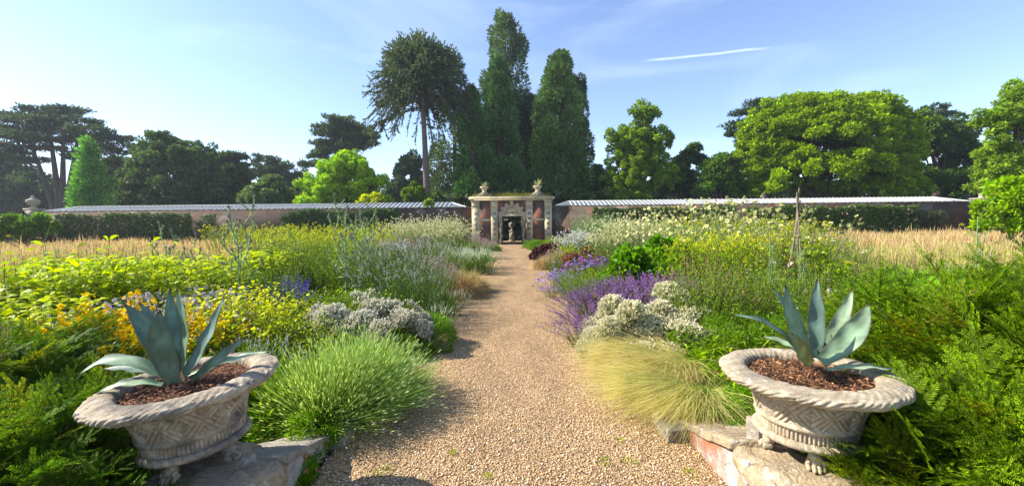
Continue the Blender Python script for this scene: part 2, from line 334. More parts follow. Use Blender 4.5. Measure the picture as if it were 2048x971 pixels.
# loose pebbles near the camera
rs = np.random.RandomState(11); n = 26000
g = MB(); yy = 2.2+rs.rand(n)**1.6*6.5; xx = (rs.rand(n)*2-1)*(PW+.06); r = .0035+.006*rs.rand(n)**2
octv = np.array([(1,0,0),(0,1,0),(-1,0,0),(0,-1,0),(0,0,1),(0,0,-1.)]); octf = np.array([(0,1,4),(1,2,4),(2,3,4),(3,0,4),(1,0,5),(2,1,5),(3,2,5),(0,3,5)])
a = rs.rand(n)*6.28; sc = np.stack([r*(1+.6*rs.rand(n)),r*(.7+.4*rs.rand(n)),r*(.5+.4*rs.rand(n))],-1)
v = octv[None]*sc[:,None]+rs.randn(n,6,3)*r[:,None,None]*.15
v = np.stack([v[...,0]*np.cos(a)[:,None]-v[...,1]*np.sin(a)[:,None], v[...,0]*np.sin(a)[:,None]+v[...,1]*np.cos(a)[:,None], v[...,2]],-1)+np.stack([xx,yy,.013+r*.3],-1)[:,None]
cc = np.array([(.64,.46,.26),(.50,.33,.17),(.76,.60,.40),(.36,.22,.12),(.70,.66,.56)])[rs.choice(5,n,p=[.36,.26,.24,.1,.04])]
g.add(v.reshape(-1,3), None, (octf[None]+(np.arange(n)*6)[:,None,None]).reshape(-1,3), np.repeat(cc,6,0))
o = obj('loose_gravel', g, M_PEB); o['kind']='stuff'; tag(o,'loose tan pebbles scattered over the gravel path','gravel')

# ================================================================= stone blocks of the two low retaining walls
def block(name, poly, zb, zt, m, parent=None, amp=.012, cuts=7, seed=0, bev=.012):
    """rough stone with plan outline poly [(x,y)] and top heights zt"""
    bm = bmesh.new(); nv = len(poly); zt = [zt]*nv if not hasattr(zt,'__len__') else zt
    bot = [bm.verts.new((x,y,zb)) for x,y in poly]; top = [bm.verts.new((x,y,z)) for (x,y),z in zip(poly,zt)]
    bm.faces.new(top); bm.faces.new(bot[::-1])
    for i in range(nv): bm.faces.new((bot[i],bot[(i+1)%nv],top[(i+1)%nv],top[i]))
    bmesh.ops.recalc_face_normals(bm, faces=bm.faces)
    bmesh.ops.bevel(bm, geom=list(bm.edges), offset=bev, segments=2, affect='EDGES', profile=.6)
    bmesh.ops.triangulate(bm, faces=bm.faces); 
    for _ in range(3):
        lng = [e for e in bm.edges if e.calc_length()>.045]
        if lng: bmesh.ops.subdivide_edges(bm, edges=lng, cuts=1, use_grid_fill=False); bmesh.ops.triangulate(bm, faces=[f for f in bm.faces if len(f.verts)>3])
    bm.normal_update()
    for v in bm.verts:
        p = v.co+Vector((seed*3.1,seed*1.7,0)); v.co += v.normal*amp*(noise.fractal(p*7,1,2,5)+.5*noise.noise(p*22))
    me = bpy.data.meshes.new(name); bm.to_mesh(me); bm.free()
    a = me.attributes.new('Col','FLOAT_COLOR','POINT'); me.materials.append(m)
    me.polygons.foreach_set('use_smooth', np.ones(len(me.polygons),bool))
    o = bpy.data.objects.new(name, me); COL.objects.link(o)
    if parent: o.parent = parent
    return o
wl = thing('low_stone_wall','low whitewashed stone retaining wall in shade on the left of the path','low wall')
block('wall_body',[(-1.33,3.05),(-1.32,2.28),(-1.60,2.28),(-1.56,3.0)],-.05,[.10,.255,.26,.12],M_LIME,wl,.010,seed=2)
block('coping_stone',[(-1.30,2.99),(-1.30,2.40),(-1.60,2.33),(-1.62,2.62),(-1.55,2.96)],.245,[.275,.30,.30,.30,.28],M_SLAB,wl,.006,seed=5,bev=.008).location.z=-.0
for o in wl.children:
    if o.name.startswith('coping'):
        for v in o.data.vertices: v.co.z -= max(0,(v.co.y-2.42))*.27
block('end_block',[(-1.31,2.37),(-1.34,1.86),(-1.98,1.75),(-2.06,2.45),(-1.62,2.56),(-1.44,2.50)],-.05,[.27,.30,.31,.32,.32,.30],M_BLOCK,wl,.035,seed=8,bev=.05)
tag(block('loose_slab',[tuple(G(*p,.09))[:2] for p in ((576,878),(640,836),(718,833),(690,874),(661,879))],.0,.09,M_SLAB,None,.006,seed=9,bev=.008),'flat grey stone slab lying beside the lavender at the left path edge','stone slab')
wr = thing('low_stone_wall','low stone retaining wall with red brick showing through limewash right of path','low wall')
block('wall_body',[(1.29,3.28),(1.29,2.30),(1.56,2.30),(1.60,3.2)],-.05,[.08,.27,.28,.09],M_LIME,wr,.012,seed=12)
o = block('coping_stone',[(1.265,3.26),(1.27,2.46),(1.56,2.36),(1.72,2.75),(1.50,3.12)],.27,[.335,.335,.335,.335,.33],M_BLOCK,wr,.010,seed=15,bev=.015)
for v in o.data.vertices: v.co.z -= max(0,(v.co.y-2.42))*.30
block('end_block',[(1.28,2.42),(1.30,1.85),(1.98,1.80),(2.05,2.40),(1.75,2.62),(1.45,2.56)],-.05,[.29,.31,.30,.31,.32,.31],M_BLOCK,wr,.04,seed=18,bev=.05)
block('packing_stone',[(1.40,2.52),(1.42,2.42),(1.60,2.44),(1.60,2.54)],.28,.44,M_SLAB,wr,.006,seed=21,bev=.01)
tag(block('loose_slab',[tuple(G(*p,.10))[:2] for p in ((1304,819),(1336,862),(1396,855),(1436,862),(1398,824))],.0,.10,M_SLAB,None,.008,seed=22,bev=.01),'tilted flat stone slab at the foot of the feather grass','stone slab')

# ================================================================= the two basket urns
def make_urn(label, loc, tilt, rz, m_):
    root = thing('stone_urn', label, 'urn', loc, rz); root.rotation_euler = (tilt[0],tilt[1],rz)
    na = 440
    th = np.arange(na)*2*math.pi/na
    def sweep(mb, prof, disp, c=(1,1,1), closed=False):
        prof = np.asarray(prof,float); m = len(prof); tg = np.gradient(prof,axis=0); nn = np.stack([tg[:,1],-tg[:,0]],-1); nn = nrm(nn)
        d = disp(th[None,:],np.arange(m)[:,None]/(m-1)) ; 
        rr = prof[:,0,None]+nn[:,0,None]*d; zz = prof[:,1,None]+nn[:,1,None]*d
        v = np.stack([rr*np.cos(th),rr*np.sin(th),zz+0*th],-1)
        i = (np.arange(m-1)*na)[:,None]; j=np.arange(na); j2=(j+1)%na
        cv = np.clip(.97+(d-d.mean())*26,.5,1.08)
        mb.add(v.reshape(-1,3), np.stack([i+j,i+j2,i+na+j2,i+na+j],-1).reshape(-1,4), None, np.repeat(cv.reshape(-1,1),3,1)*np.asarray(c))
    # rim: rope of interlaced ridged strands; profile runs from underside outward and over to the inner lip
    a = np.linspace(-1.9,2.3,76); prof = [(.357+.070*math.cos(t), .448+.033*math.sin(t)) for t in a]
    prof = [(.285,.405)]+prof[:]+[(.296,.462),(.292,.440),(.290,.40)]
    def rimd(t, s):
        s2 = np.clip((s-.04)/.80,0,1)
        u = (t*11/(2*math.pi)) % 1.0
        sh = s2*1.15-.80*np.sin(u*math.pi*.5)**1.1+.8
        fine = .0062*(np.abs(np.sin(sh*6.0*math.pi))**.7-.5)
        body = .010*np.sin(np.clip(u,0,1)*math.pi)**.6
        env = np.clip(s*14,0,1)*np.clip((.60-s)*10,0,1)
        return (body+fine)*env + .0015*np.sin(t*23+s*9)+.001*np.sin(t*57-s*31)
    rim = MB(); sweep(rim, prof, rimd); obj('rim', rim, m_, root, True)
    # basket-weave body
    zz = np.linspace(.235,.425,40); prof = [(.236+.070*((z-.235)/.19)**1.5, z) for z in zz]
    def weave(t, s):
        n=18; c1 = t*n/2; rows=2.4
        cell = (np.floor(t*n/(2*math.pi)+s*0)+np.floor(s*rows))%2
        g1 = np.abs(np.sin((t*n/2*3.0+ s*rows*math.pi*2.2))); g2 = np.abs(np.sin((t*n/2*3.0 - s*rows*math.pi*2.2)))
        edge = .45+.55*np.abs(np.sin(t*n/2))**.6
        return (.013*(np.where(cell>0,g1,g2))+.004)*edge
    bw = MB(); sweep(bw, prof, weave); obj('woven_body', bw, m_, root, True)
    def ringp(r,z,h,dr,k=14): return [(r-.02,z-h/2)]+[(r+dr*math.sin((i+.5)/k*math.pi), z-h/2*math.cos((i+.5)/k*math.pi)) for i in range(k)]+[(r-.02,z+h/2)]
    wrap = lambda t,s: .003*np.abs(np.sin(t*15))**.3 + .0015*np.sin(t*30+s*6)
    up = MB(); sweep(up, ringp(.232,.226,.034,.020), wrap); obj('upper_band', up, m_, root, True)
    lo = MB(); sweep(lo, ringp(.236,.134,.036,.024), wrap); obj('lower_band', lo, m_, root, True)
    bead = MB(); zz = np.linspace(.148,.212,16); sweep(bead, [(.226,z) for z in zz], lambda t,s: .011*np.abs(np.sin(t*38))*np.clip(np.sin(s*math.pi)*2,0,1)); obj('beaded_band', bead, m_, root, True)
    bt = MB(); lathe(bt,[(.0,.118),(.15,.116),(.225,.12),(.235,.128)],64,(1,1,1)); lathe(bt,[(.292,.405),(.2,.40),(0,.40)],64,(1,1,1)); obj('bottom', bt, m_, root, True)
    # lion-paw feet
    for k in range(4):
        an = -1.95+k*math.pi/2
        bm = bmesh.new()
        def ball(x,y,z,sx,sy,sz):
            r_ = bmesh.ops.create_icosphere(bm, subdivisions=2, radius=1)
            for v in r_['verts']: v.co = Vector((v.co.x*sx+x, v.co.y*sy+y, v.co.z*sz+z))
        ball(.165,0,.10,.030,.034,.045); ball(.178,0,.055,.034,.036,.040)
        for j,yo in enumerate((-.033,-.011,.011,.033)):
            ball(.205-.006*abs(yo)/.011,yo,.026,.026,.0125,.020); ball(.226-.008*abs(yo)/.011,yo,.017,.015,.011,.016); ball(.19,yo,.048,.02,.011,.018)
        rotm = Matrix.Rotation(an,4,'Z'); bmesh.ops.transform(bm, matrix=rotm, verts=bm.verts)
        me = bpy.data.meshes.new('paw_foot'); bm.to_mesh(me); bm.free(); me.materials.append(m_)
        at = me.attributes.new('Col','FLOAT_COLOR','POINT'); at.data.foreach_set('color', np.ones(4*len(me.vertices),np.float32))
        me.polygons.foreach_set('use_smooth', np.ones(len(me.polygons),bool)); obj('paw_foot', me, None, root)
    return root
URN_R = (1.625,2.32,.315); URN_L = (-1.745,2.31,.315)
ur = make_urn('pale stone basket urn with lion-paw feet to the right of the path, sunlit',URN_R,(0,0),.0,M_URN)
ul = make_urn('leaning stone basket urn left of the path, dark lichen on its rope rim', URN_L,(R(1),R(-5)),.3,M_URN_DARK)
def in_urn(root, p): return root.matrix_basis @ Vector(p)
bpy.context.view_layer.update()
for root, nm, lab, s in ((ur,'bark_mulch','red-brown bark chips filling the urn to the right of the path',1),(ul,'bark_mulch','dark bark chips filling the leaning urn left of the path',2)):
    rs = np.random.RandomState(30+s); mb = MB()
    mb.add(*[np.array([(0,0,.437)]+[(.292*math.cos(a),.292*math.sin(a),.432) for a in np.arange(40)*math.pi/20])],None,[(0,1+i,1+(i+1)%40) for i in range(40)],(.05,.025,.015))
    n = 2600; r_ = .285*np.sqrt(rs.rand(n)); a = rs.rand(n)*6.28
    P = np.stack([r_*np.cos(a),r_*np.sin(a),.436+.016*rs.rand(n)+.012*np.exp(-(r_/.2)**2)],-1)
    a = rs.rand(n)*6.28; D = np.stack([np.cos(a),np.sin(a),.45*rs.randn(n)*.6],-1); Nn = nrm(np.stack([.5*rs.randn(n),.5*rs.randn(n),np.ones(n)],-1))
    L = .008+.03*rs.rand(n)**2.2; 
    ribbons(mb,P,D,Nn,L,.0022+.005*rs.rand(n),mixc(rs,(.11,.045,.022),(.34,.17,.085),n,.35),prof=(.7,1,.6),droop=.1)
    V,Q,T,C = mb.arr(); mw = np.array(root.matrix_basis); V = V@mw[:3,:3].T+mw[:3,3]
    m2 = MB(); m2.add(V,Q,T,C); o = obj(nm, m2, M_MULCH); o['kind']='stuff'; tag(o, lab, 'bark mulch')

# ================================================================= agaves, leaf by leaf
def agave_leaf(base, ctrl, tip, width, face, cols, seed, parent, thick=.012):
    rs = np.random.RandomState(seed); n = 26
    c = bez(base,ctrl,tip,n); T = nrm(np.gradient(c,axis=0)); f = np.asarray(face,float)
    Sd = nrm(np.cross(T,f)); Nn = np.cross(Sd,T)
    s = np.linspace(0,1,n); pr = np.interp(s,[0,.08,.25,.45,.6,.78,.92,1],[.60,.62,.84,1,.90,.56,.22,.01])*width/2
    us = np.array([-1,-.66,-.3,0,.3,.66,1]); k = len(us)
    wav = .006*np.sin(s*19+seed)
    fold = .30
    up = c[:,None]+Sd[:,None]*(pr[:,None]*us)[...,None]+Nn[:,None]*((pr[:,None]*us**2)*fold + (wav[:,None]*np.abs(us)**2*pr[:,None]/(width/2)))[...,None]
    th = (thick*np.clip(1-s*.8,.1,1))[:,None]*(1-us**2)
    dn = up-Nn[:,None]*th[...,None]-Nn[:,None]*.0006
    mb = MB(); base_c = np.asarray(cols[0]); tipc = np.asarray(cols[1])
    cv = base_c*(1-s)[:,None]+tipc*s[:,None]; band = 1+.10*np.sin(s*14+seed)+.04*rs.randn(n)
    cv = cv*band[:,None]; C = np.repeat(cv[:,None],k,1); C *= (1+.08*rs.randn(n,k,1))*(1+.16*np.sin(s[:,None]*17-np.abs(us)[None]*5+seed))[...,None]; C[:,2:5][int(n*.35):int(n*.62)] *= 1.12; C[:,[0,-1]] *= .72; C[-2:] = (.06,.035,.025)
    i = (np.arange(n-1)*k)[:,None]+np.arange(k-1); q = np.stack([i,i+1,i+k+1,i+k],-1).reshape(-1,4)
    mb.add(up.reshape(-1,3),q,None,C.reshape(-1,3)); mb.add(dn.reshape(-1,3),q[:,::-1],None,(C*.85).reshape(-1,3))
    tm = mb   # marginal teeth
    for sgn,e in ((-1,0),(1,k-1)):
        idx = np.arange(3,n-3); P = up[idx,e]; D = nrm(Sd[idx]*sgn+T[idx]*.35); 
        P2 = np.concatenate([P,(P+np.roll(P,-1,0))/2])[:-1]; D2 = np.concatenate([D,D])[:-1]; N2 = np.concatenate([Nn[idx],Nn[idx]])[:-1]
        ribbons(tm,P2-D2*.001,D2,N2,.007+.004*rs.rand(len(P2)),.007,(.16,.18,.11),(.09,.04,.02),prof=(1,.4,.02))
    obj('leaf', mb, M_AGAVE, parent, True)
def agave(label, root_p, leaves, seed):
    t = thing('agave', label, 'agave', tuple(root_p)); b0 = Vector(root_p)
    for i,(bp,cp,tp,wd,face,kind) in enumerate(leaves):
        col = {'g':((.16,.25,.15),(.20,.30,.19)),'b':((.11,.18,.14),(.14,.22,.18)),'l':((.24,.34,.19),(.30,.40,.25)),'d':((.10,.16,.11),(.12,.19,.14)),'y':((.30,.30,.08),(.16,.2,.10))}[kind]
        agave_leaf(np.array(Vector(bp)-b0),np.array(Vector(cp)-b0),np.array(Vector(tp)-b0),wd,face,col,seed+i,t)
    return t
YR = 2.32; bR = U(1632,722,YR)
def rl(tp, dy, wd, face, kind, cp=None, cdy=None, bp=(1632,722), bdy=0.):
    b = U(bp[0],bp[1],YR+bdy); t = U(tp[0],tp[1],YR+dy); 
    c = U(cp[0],cp[1],YR+(dy*.5 if cdy is None else cdy)) if cp else b.lerp(t,.5)
    return (b,c,t,wd,face,kind)
agave('large blue-green agave growing in the sunlit stone urn right of the path', bR, [
 rl((1543,570),.16,.085,(.5,-1,.3),'g',(1600,655),.10,bp=(1618,712),bdy=.05),
 rl((1522,672),.14,.065,(.2,-.5,1),'l',(1580,682),.12,bp=(1615,718)),
 rl((1460,629),-.02,.05,(.3,-.6,1),'g',(1560,632),-.02,bp=(1608,722)),
 rl((1635,553),.06,.085,(-.35,-1,.2),'b',(1628,640),.04,bp=(1634,715),bdy=.03),
 rl((1570,566),-.03,.115,(.25,-1,.25),'g',(1576,660),-.05,bp=(1622,720)),
 rl((1706,574),.10,.085,(-.6,-1,.2),'l',(1680,660),.07,bp=(1640,716),bdy=.03),
 rl((1650,652),.10,.085,(0,-1,.5),'g',(1650,680),.05,bp=(1640,718),bdy=.02),
 rl((1738,604),-.06,.115,(-.55,-1,.45),'g',(1718,672),-.05,bp=(1642,722),bdy=-.01),
 rl((1731,660),-.02,.075,(-.3,-.8,.8),'l',(1700,690),-.02,bp=(1645,724)),
 rl((1583,664),-.14,.085,(.2,-1,.1),'y',(1598,702),-.12,bp=(1622,727),bdy=-.05),
 rl((1797,741),-.10,.05,(0,-.2,1),'l',(1735,728),-.10,bp=(1655,738),bdy=-.06)],100)
YL = 2.27; bL = U(352,752,YL)
def ll(tp, dy, wd, face, kind, cp=None, cdy=None, bp=(355,755), bdy=0.):
    b = U(bp[0],bp[1],YL+bdy); t = U(tp[0],tp[1],YL+dy); c = U(cp[0],cp[1],YL+(dy*.5 if cdy is None else cdy)) if cp else b.lerp(t,.5)
    return (b,c,t,wd,face,kind)
agave('grey-green agave curling over the rim of the leaning urn left of path', bL, [
 ll((277,602),.16,.085,(.6,-1,.3),'b',(325,660),.12,bp=(345,735),bdy=.08),
 ll((353,576),.14,.09,(-.2,-1,.1),'g',(378,660),.12,bp=(360,740),bdy=.08),
 ll((340,572),.04,.085,(.3,-1,.1),'b',(346,660),.05,bp=(352,745),bdy=.03),
 ll((247,606),.02,.105,(.6,-1,.3),'d',(310,660),.02,bp=(345,750)),
 ll((448,588),.02,.105,(-.7,-1,.2),'b',(425,680),.0,bp=(368,752)),
 ll((540,702),.12,.055,(0,-.4,1),'l',(470,710),.10,bp=(375,752),bdy=.05),
 ll((494,672),-.02,.055,(-.2,-1,.3),'d',(440,715),-.04,bp=(385,758)),
 ll((205,738),.10,.075,(.1,-.3,1),'d',(270,728),.08,bp=(335,752),bdy=.03),
 ll((146,768),-.02,.085,(0,-.4,1),'g',(205,680),-.02,bp=(338,755)),
 ll((186,793),-.10,.05,(0,-.4,1),'l',(235,755),-.12,bp=(325,768),bdy=-.05),
 ll((320,618),-.12,.14,(.1,-1,.15),'d',(318,690),-.13,bp=(352,765),bdy=-.04)],140)

# ================================================================= boundary walls
WZ = 3.22
def wall(label, x0, x1, y0, y1, m, zt=WZ):
    t = thing('brick_wall', label, 'wall', (0,0,0))
    b = MB(); box(b,x0,x1,y0,y1,0,zt-.08); obj('brickwork', b, m, t)
    c = MB(); n = int(max(x1-x0,y1-y0)/.6); rs = np.random.RandomState(3)
    for i in range(n):
        if x1-x0 > y1-y0: a0=x0+(x1-x0)*i/n; a1=x0+(x1-x0)*(i+1)/n-.01; d=rs.rand()*.02; box(c,a0,a1,y0-.06-d,y1+.06,zt-.078,zt+rs.rand()*.015)
        else: a0=y0+(y1-y0)*i/n; a1=y0+(y1-y0)*(i+1)/n-.01; d=rs.rand()*.02; box(c,x0-.06-d,x1+.06+d,a0,a1,zt-.078,zt+rs.rand()*.015)
    obj('coping', c, M_COPE, t); return t
wall('long old brick garden wall with ivy, left of the gateway', -41,-3.36,36,36.45,M_BRICK)
wall('long old brick garden wall with climbers, right of the gateway', 3.37,41,36,36.45,M_BRICK)
wall('brick side wall at the far left corner', -41.5,-41.05,8,36.5,M_BRICKY)
wall('sunlit brick side wall at the far right corner', 41.05,41.5,8,36.5,M_BRICKY)
# glazed lean-to roofs behind the walls
def glassroof(label, x0, x1):
    t = thing('greenhouse_roof', label, 'greenhouse')
    ya, yb, za, zb = 36.5, 38.4, 3.22, 3.72; hp = 1.5
    g_ = MB(); g_.add([(x0,ya,za),(x1,ya,za),(x1-hp,yb,zb),(x0+hp,yb,zb)],[(0,1,2,3)]); g_.add([(x0,ya,za),(x0+hp,yb,zb),(x0,yb+1.9,za)],None,[(0,1,2)]); g_.add([(x1,ya,za),(x1,yb+1.9,za),(x1-hp,yb,zb)],None,[(0,1,2)])
    g_.add([(x0,yb+1.9,za),(x0+hp,yb,zb),(x1-hp,yb,zb),(x1,yb+1.9,za)],[(0,1,2,3)])
    obj('glass', g_, M_GLASS, t)
    fr = MB(); box(fr,x0+hp,x1-hp,yb-.04,yb+.04,zb-.02,zb+.03)
    for a_,b_ in (((x0,ya,za),(x0+hp,yb,zb)),((x1,ya,za),(x1-hp,yb,zb))): tube(fr,[a_,b_],.06,4)
    obj('frame', fr, M_WHITE, t)
    ins = MB(); box(ins,x0+.1,x1-.1,36.5,40.2,0,3.15); obj('house_body', ins, M_DARKW, t)
    nb = 88; dx = (x1-x0-2*hp)/nb; dy,dz = yb-ya,zb-za; bar = None
    for i in range(nb+1):
        if bar is None:
            b = MB(); a=.032; b.add([(-a,0,.01),(a,0,.01),(a,dy,dz+.01),(-a,dy,dz+.01),(-a,0,.06),(a,0,.06),(a,dy,dz+.06),(-a,dy,dz+.06)],BOXQ)
            bar = obj('glazing_bar', b, M_WHITE, t); bar.location=(x0+hp,ya,za)
        else:
            c = bar.copy(); COL.objects.link(c); c.parent=t; c.location=(x0+hp+dx*i,ya,za)
glassroof('white-barred greenhouse roof showing over the left garden wall', -40.3,-3.9)
glassroof('white-barred greenhouse roof showing over the right garden wall', 3.7,39.3)

# ================================================================= gateway
gt = thing('garden_gateway','old red brick gateway with cream rusticated pilasters and arched tympanum at the path end','gateway',(0,36,0))
GX = .0
def gb(name, boxes, m=M_GATE, label=None, parent=gt):
    b = MB()
    for bx in boxes: box(b,*bx)
    o = obj(name, b, m, parent)
    if label: o['label']=label
    return o
F0 = -.22  # wall plane in front of garden wall plane
gb('brick_panel',[(-3.0,-1.6,F0,.5,0,3.66)],M_BRICKR); gb('brick_panel',[(1.6,3.0,F0,.5,0,3.66)],M_BRICKR)
gb('brick_panel',[(-1.6,-.78,F0,.5,0,3.66),(.82,1.6,F0,.5,0,3.66),(-.78,.82,F0,.5,2.42,3.66)],M_BRICKR)
for i,(x0,x1) in enumerate(((-3.34,-2.70),(-1.74,-1.16),(1.18,1.76),(2.76,3.36))):
    pl = gb('pilaster',[(x0,x1,F0-.16,.5,0,3.05),(x0-.05,x1+.05,F0-.20,.5,3.05,3.12),(x0,x1,F0-.17,.5,3.12,3.56),(x0-.04,x1+.04,F0-.20,.5,3.56,3.68)])
    cx = (x0+x1)/2
    for j in range(6): gb('inset_block',[(cx-.12,cx+.12,F0-.168,F0-.1,.35+j*.43,.35+j*.43+.22)],M_SLAB,parent=pl)
    gb('string',[(x0-.02,x1+.02,F0-.172,F0-.1,.02,.16)],parent=pl)
gb('string_course',[(-2.70,-1.74,F0-.07,F0+.1,1.98,2.16)]); gb('string_course',[(1.76,2.76,F0-.07,F0+.1,1.98,2.16)])
gb('cornice',[(-3.45,3.47,F0-.26,.6,3.68,3.80),(-3.58,3.60,F0-.36,.66,3.80,3.95),(-3.5,3.5,F0-.28,.6,3.95,4.02)])
jb = []
for s,xa in ((-1,-.78),(1,.82)):
    for j in range(5):
        wd = .30 if j%2==0 else .22; z0=.02+j*.47
        jb.append((xa-wd if s<0 else xa, xa if s<0 else xa+wd, F0-.11-(.03 if j%2==0 else 0), F0+.1, z0, z0+.455))
gb('door_jamb',[b for b in jb if b[0]<0]); gb('door_jamb',[b for b in jb if b[0]>0])
gb('lintel',[(-1.10,1.14,F0-.15,F0+.4,2.36,2.52)])
# arch: tympanum, archivolt and ragged voussoirs
tm = MB(); k=20; cx,cz=.02,2.52
def arcring(mb, r0, r1, y0, y1, a0=0, a1=math.pi, k=20):
    a = np.linspace(a0,a1,k+1); 
    for i in range(k):
        P=[]
        for y in (y0,y1):
            for aa,rr in ((a[i],r0),(a[i],r1),(a[i+1],r1),(a[i+1],r0)): P.append((cx+rr*math.cos(aa),y,cz+rr*math.sin(aa)*.92))
        mb.add(P,BOXQ)
arcring(tm,.0,.66,F0-.04,F0+.1); obj('tympanum', tm, M_GATE, gt)
tm = MB(); arcring(tm,.66,.80,F0-.15,F0+.1); arcring(tm,.56,.62,F0-.07,F0); obj('archivolt', tm, M_GATE, gt)
tm = MB()
for i in range(13):
    a0 = math.pi*i/13; arcring(tm,.80,(1.12 if i%2==0 else .95),F0-.12,F0+.1,a0,a0+math.pi/13-.012,2)
obj('voussoir', tm, M_GATE, gt)
gb('keystone',[(-.10,.14,F0-.20,F0+.1,3.2,3.66)])
rs = np.random.RandomState(4)
for row,zc in enumerate((2.70,2.60)):
    x=-.5; tb=[]
    while x<.5:
        wch=.02+.03*rs.rand(); tb.append((x,x+wch,F0-.048,F0-.035,zc-.025,zc+.025)); x+=wch+.018
    gb('worn_inscription',tb,M_COPE)
dl = gb('door_leaf',[(.80,.86,F0-.9,F0-.12,.05,2.34)],M_DOOR,'dark door leaf standing open on the right'); dl2 = gb('door_leaf',[(-.84,-.79,F0-.5,F0-.12,.05,2.34)],M_DOOR,'dark door leaf standing open on the left')
gb('threshold',[(-.78,.82,F0-.15,.5,.0,.07)],M_SLAB)
# covered passage behind
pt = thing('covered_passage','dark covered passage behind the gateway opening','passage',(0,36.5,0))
gb('side_wall',[(-1.6,-1.35,.0,4.2,0,3.1)],M_DARKW,parent=pt); gb('side_wall',[(1.35,1.6,0,4.2,0,3.1)],M_DARKW,parent=pt); gb('ceiling',[(-1.6,1.6,0,6.2,3.1,3.25)],M_DARKW,parent=pt)  # ceiling lengthened past the side walls to shade the pedestal urn
st = thing('statue_urn','pale stone urn on a tall pedestal seen through the gateway','urn on pedestal',(.0,41.6,0))
b = MB(); box(b,-.34,.34,-.34,.34,0,.18); box(b,-.25,.25,-.25,.25,.18,1.0); box(b,-.31,.31,-.31,.31,1.0,1.1); obj('pedestal', b, M_LEAD, st)
b = MB(); lathe(b,[(0,1.1),(.16,1.1),(.16,1.15),(.07,1.22),(.07,1.3),(.2,1.42),(.28,1.6),(.28,1.72),(.33,1.78),(.2,1.82),(.12,1.92),(.04,1.98),(.05,2.04),(0,2.07)],24,(.8,.8,.8)); obj('urn', b, M_LEAD, st, True)
# what grows and sits on top of the cornice
def spiky(mb, n, r, rs, c0, c1, w=.03, up=.6):
    a = rs.rand(n)*6.28; e = .3+rs.rand(n)*1.2; D = np.stack([np.cos(a)*np.cos(e),np.sin(a)*np.cos(e),np.sin(e)],-1)
    ribbons(mb,np.zeros((n,3)),D,(0,0,1)+0*D+.2*rs.randn(n,3),r*(.6+.5*rs.rand(n)),w,mixc(rs,c0,c1,n),prof=(.6,1,.6,.05),droop=.15)
for sx,lab in ((-2.28,'left'),(2.2,'right')):
    u = thing('roof_urn','small stone urn on stepped plinth above the %s bay of the gateway'%lab,'urn',(sx,36,4.02))
    b = MB(); box(b,-.62,.62,-.3,.3,0,.14); box(b,-.45,.45,-.26,.26,.14,.28); box(b,-.28,.28,-.22,.22,.28,.38); obj('plinth', b, M_SLAB, u)
    b = MB(); lathe(b,[(0,.38),(.2,.38),(.2,.42),(.14,.48),(.22,.62),(.32,.74),(.38,.80),(.36,.86),(.28,.84),(0,.82)],20,(.8,.8,.8)); obj('bowl', b, M_GATE, u, True)
    p_ = thing('agave','small spiky agave in the urn above the %s bay of the gateway'%lab,'agave',(sx,36,4.84)); rs=np.random.RandomState(int(sx*10)+90)
    b = MB(); spiky(b,26,.95 if sx>0 else .7,rs,(.14,.18,.12),(.34,.34,.22),.10); obj('leaves', b, M_LEAF, p_)
rs = np.random.RandomState(77); b = MB(); 
for i in range(60):
    x = rs.uniform(-3.2,3.2); z=4.02; h=.06+.1*rs.rand()*(1.6 if 1<abs(x)<3 else 1); box(b,x-.08-.1*rs.rand(),x+.1,35.75+.3*rs.rand(),36.3,z,z+h)
o = obj('broken_coping_stone', b, M_SLAB, gt)
b = MB(); n=1700; x=rs.uniform(-3.3,3.3,n); P=np.stack([x,rs.uniform(35.6,36.3,n),4.03+rs.rand(n)*.16],-1); a=rs.rand(n)*6.28
ribbons(b,P,np.stack([np.cos(a)*.6,np.sin(a)*.6,.4+rs.rand(n)],-1),(0,-1,.3),.08+.22*rs.rand(n)**3,.03,mixc(rs,(.22,.20,.04),(.10,.12,.04),n,.25),prof=(.8,1,.1))
o = obj('moss_and_grass', b, M_LEAF); o['kind']='stuff'; tag(o,'yellow moss and dry grass growing on top of the gateway cornice','moss')
# corner finials
def finial(label, x, y, urn=True):
    f_ = thing('stone_finial', label, 'finial', (x,y,0))
    b = MB(); box(b,-.42,.42,-.3,.42,2.6,3.35); box(b,-.5,.5,-.36,.5,3.35,3.48); obj('pier_cap', b, M_LEAD, f_)
    b = MB()
    if urn: lathe(b,[(0,3.48),(.28,3.48),(.30,3.54),(.12,3.62),(.12,3.68),(.32,3.82),(.43,4.02),(.44,4.16),(.40,4.22),(.24,4.30),(.12,4.38),(.09,4.44),(.13,4.50),(.07,4.58),(0,4.6)],28,(.8,.8,.8))
    else: lathe(b,[(0,3.48),(.22,3.48),(.16,3.56),(.14,3.74),(.26,3.92),(.3,4.0),(.24,4.06),(.30,4.14),(.2,4.24),(0,4.28)],20,(.8,.8,.8))
    obj('urn', b, M_LEAD, f_, True)
finial('large stone urn finial on the far left corner of the wall', X_(58,35.7)+.0,36.1)
finial('small stone finial on the far right corner of the wall', X_(1966,35.7)+.2,36.1, False)
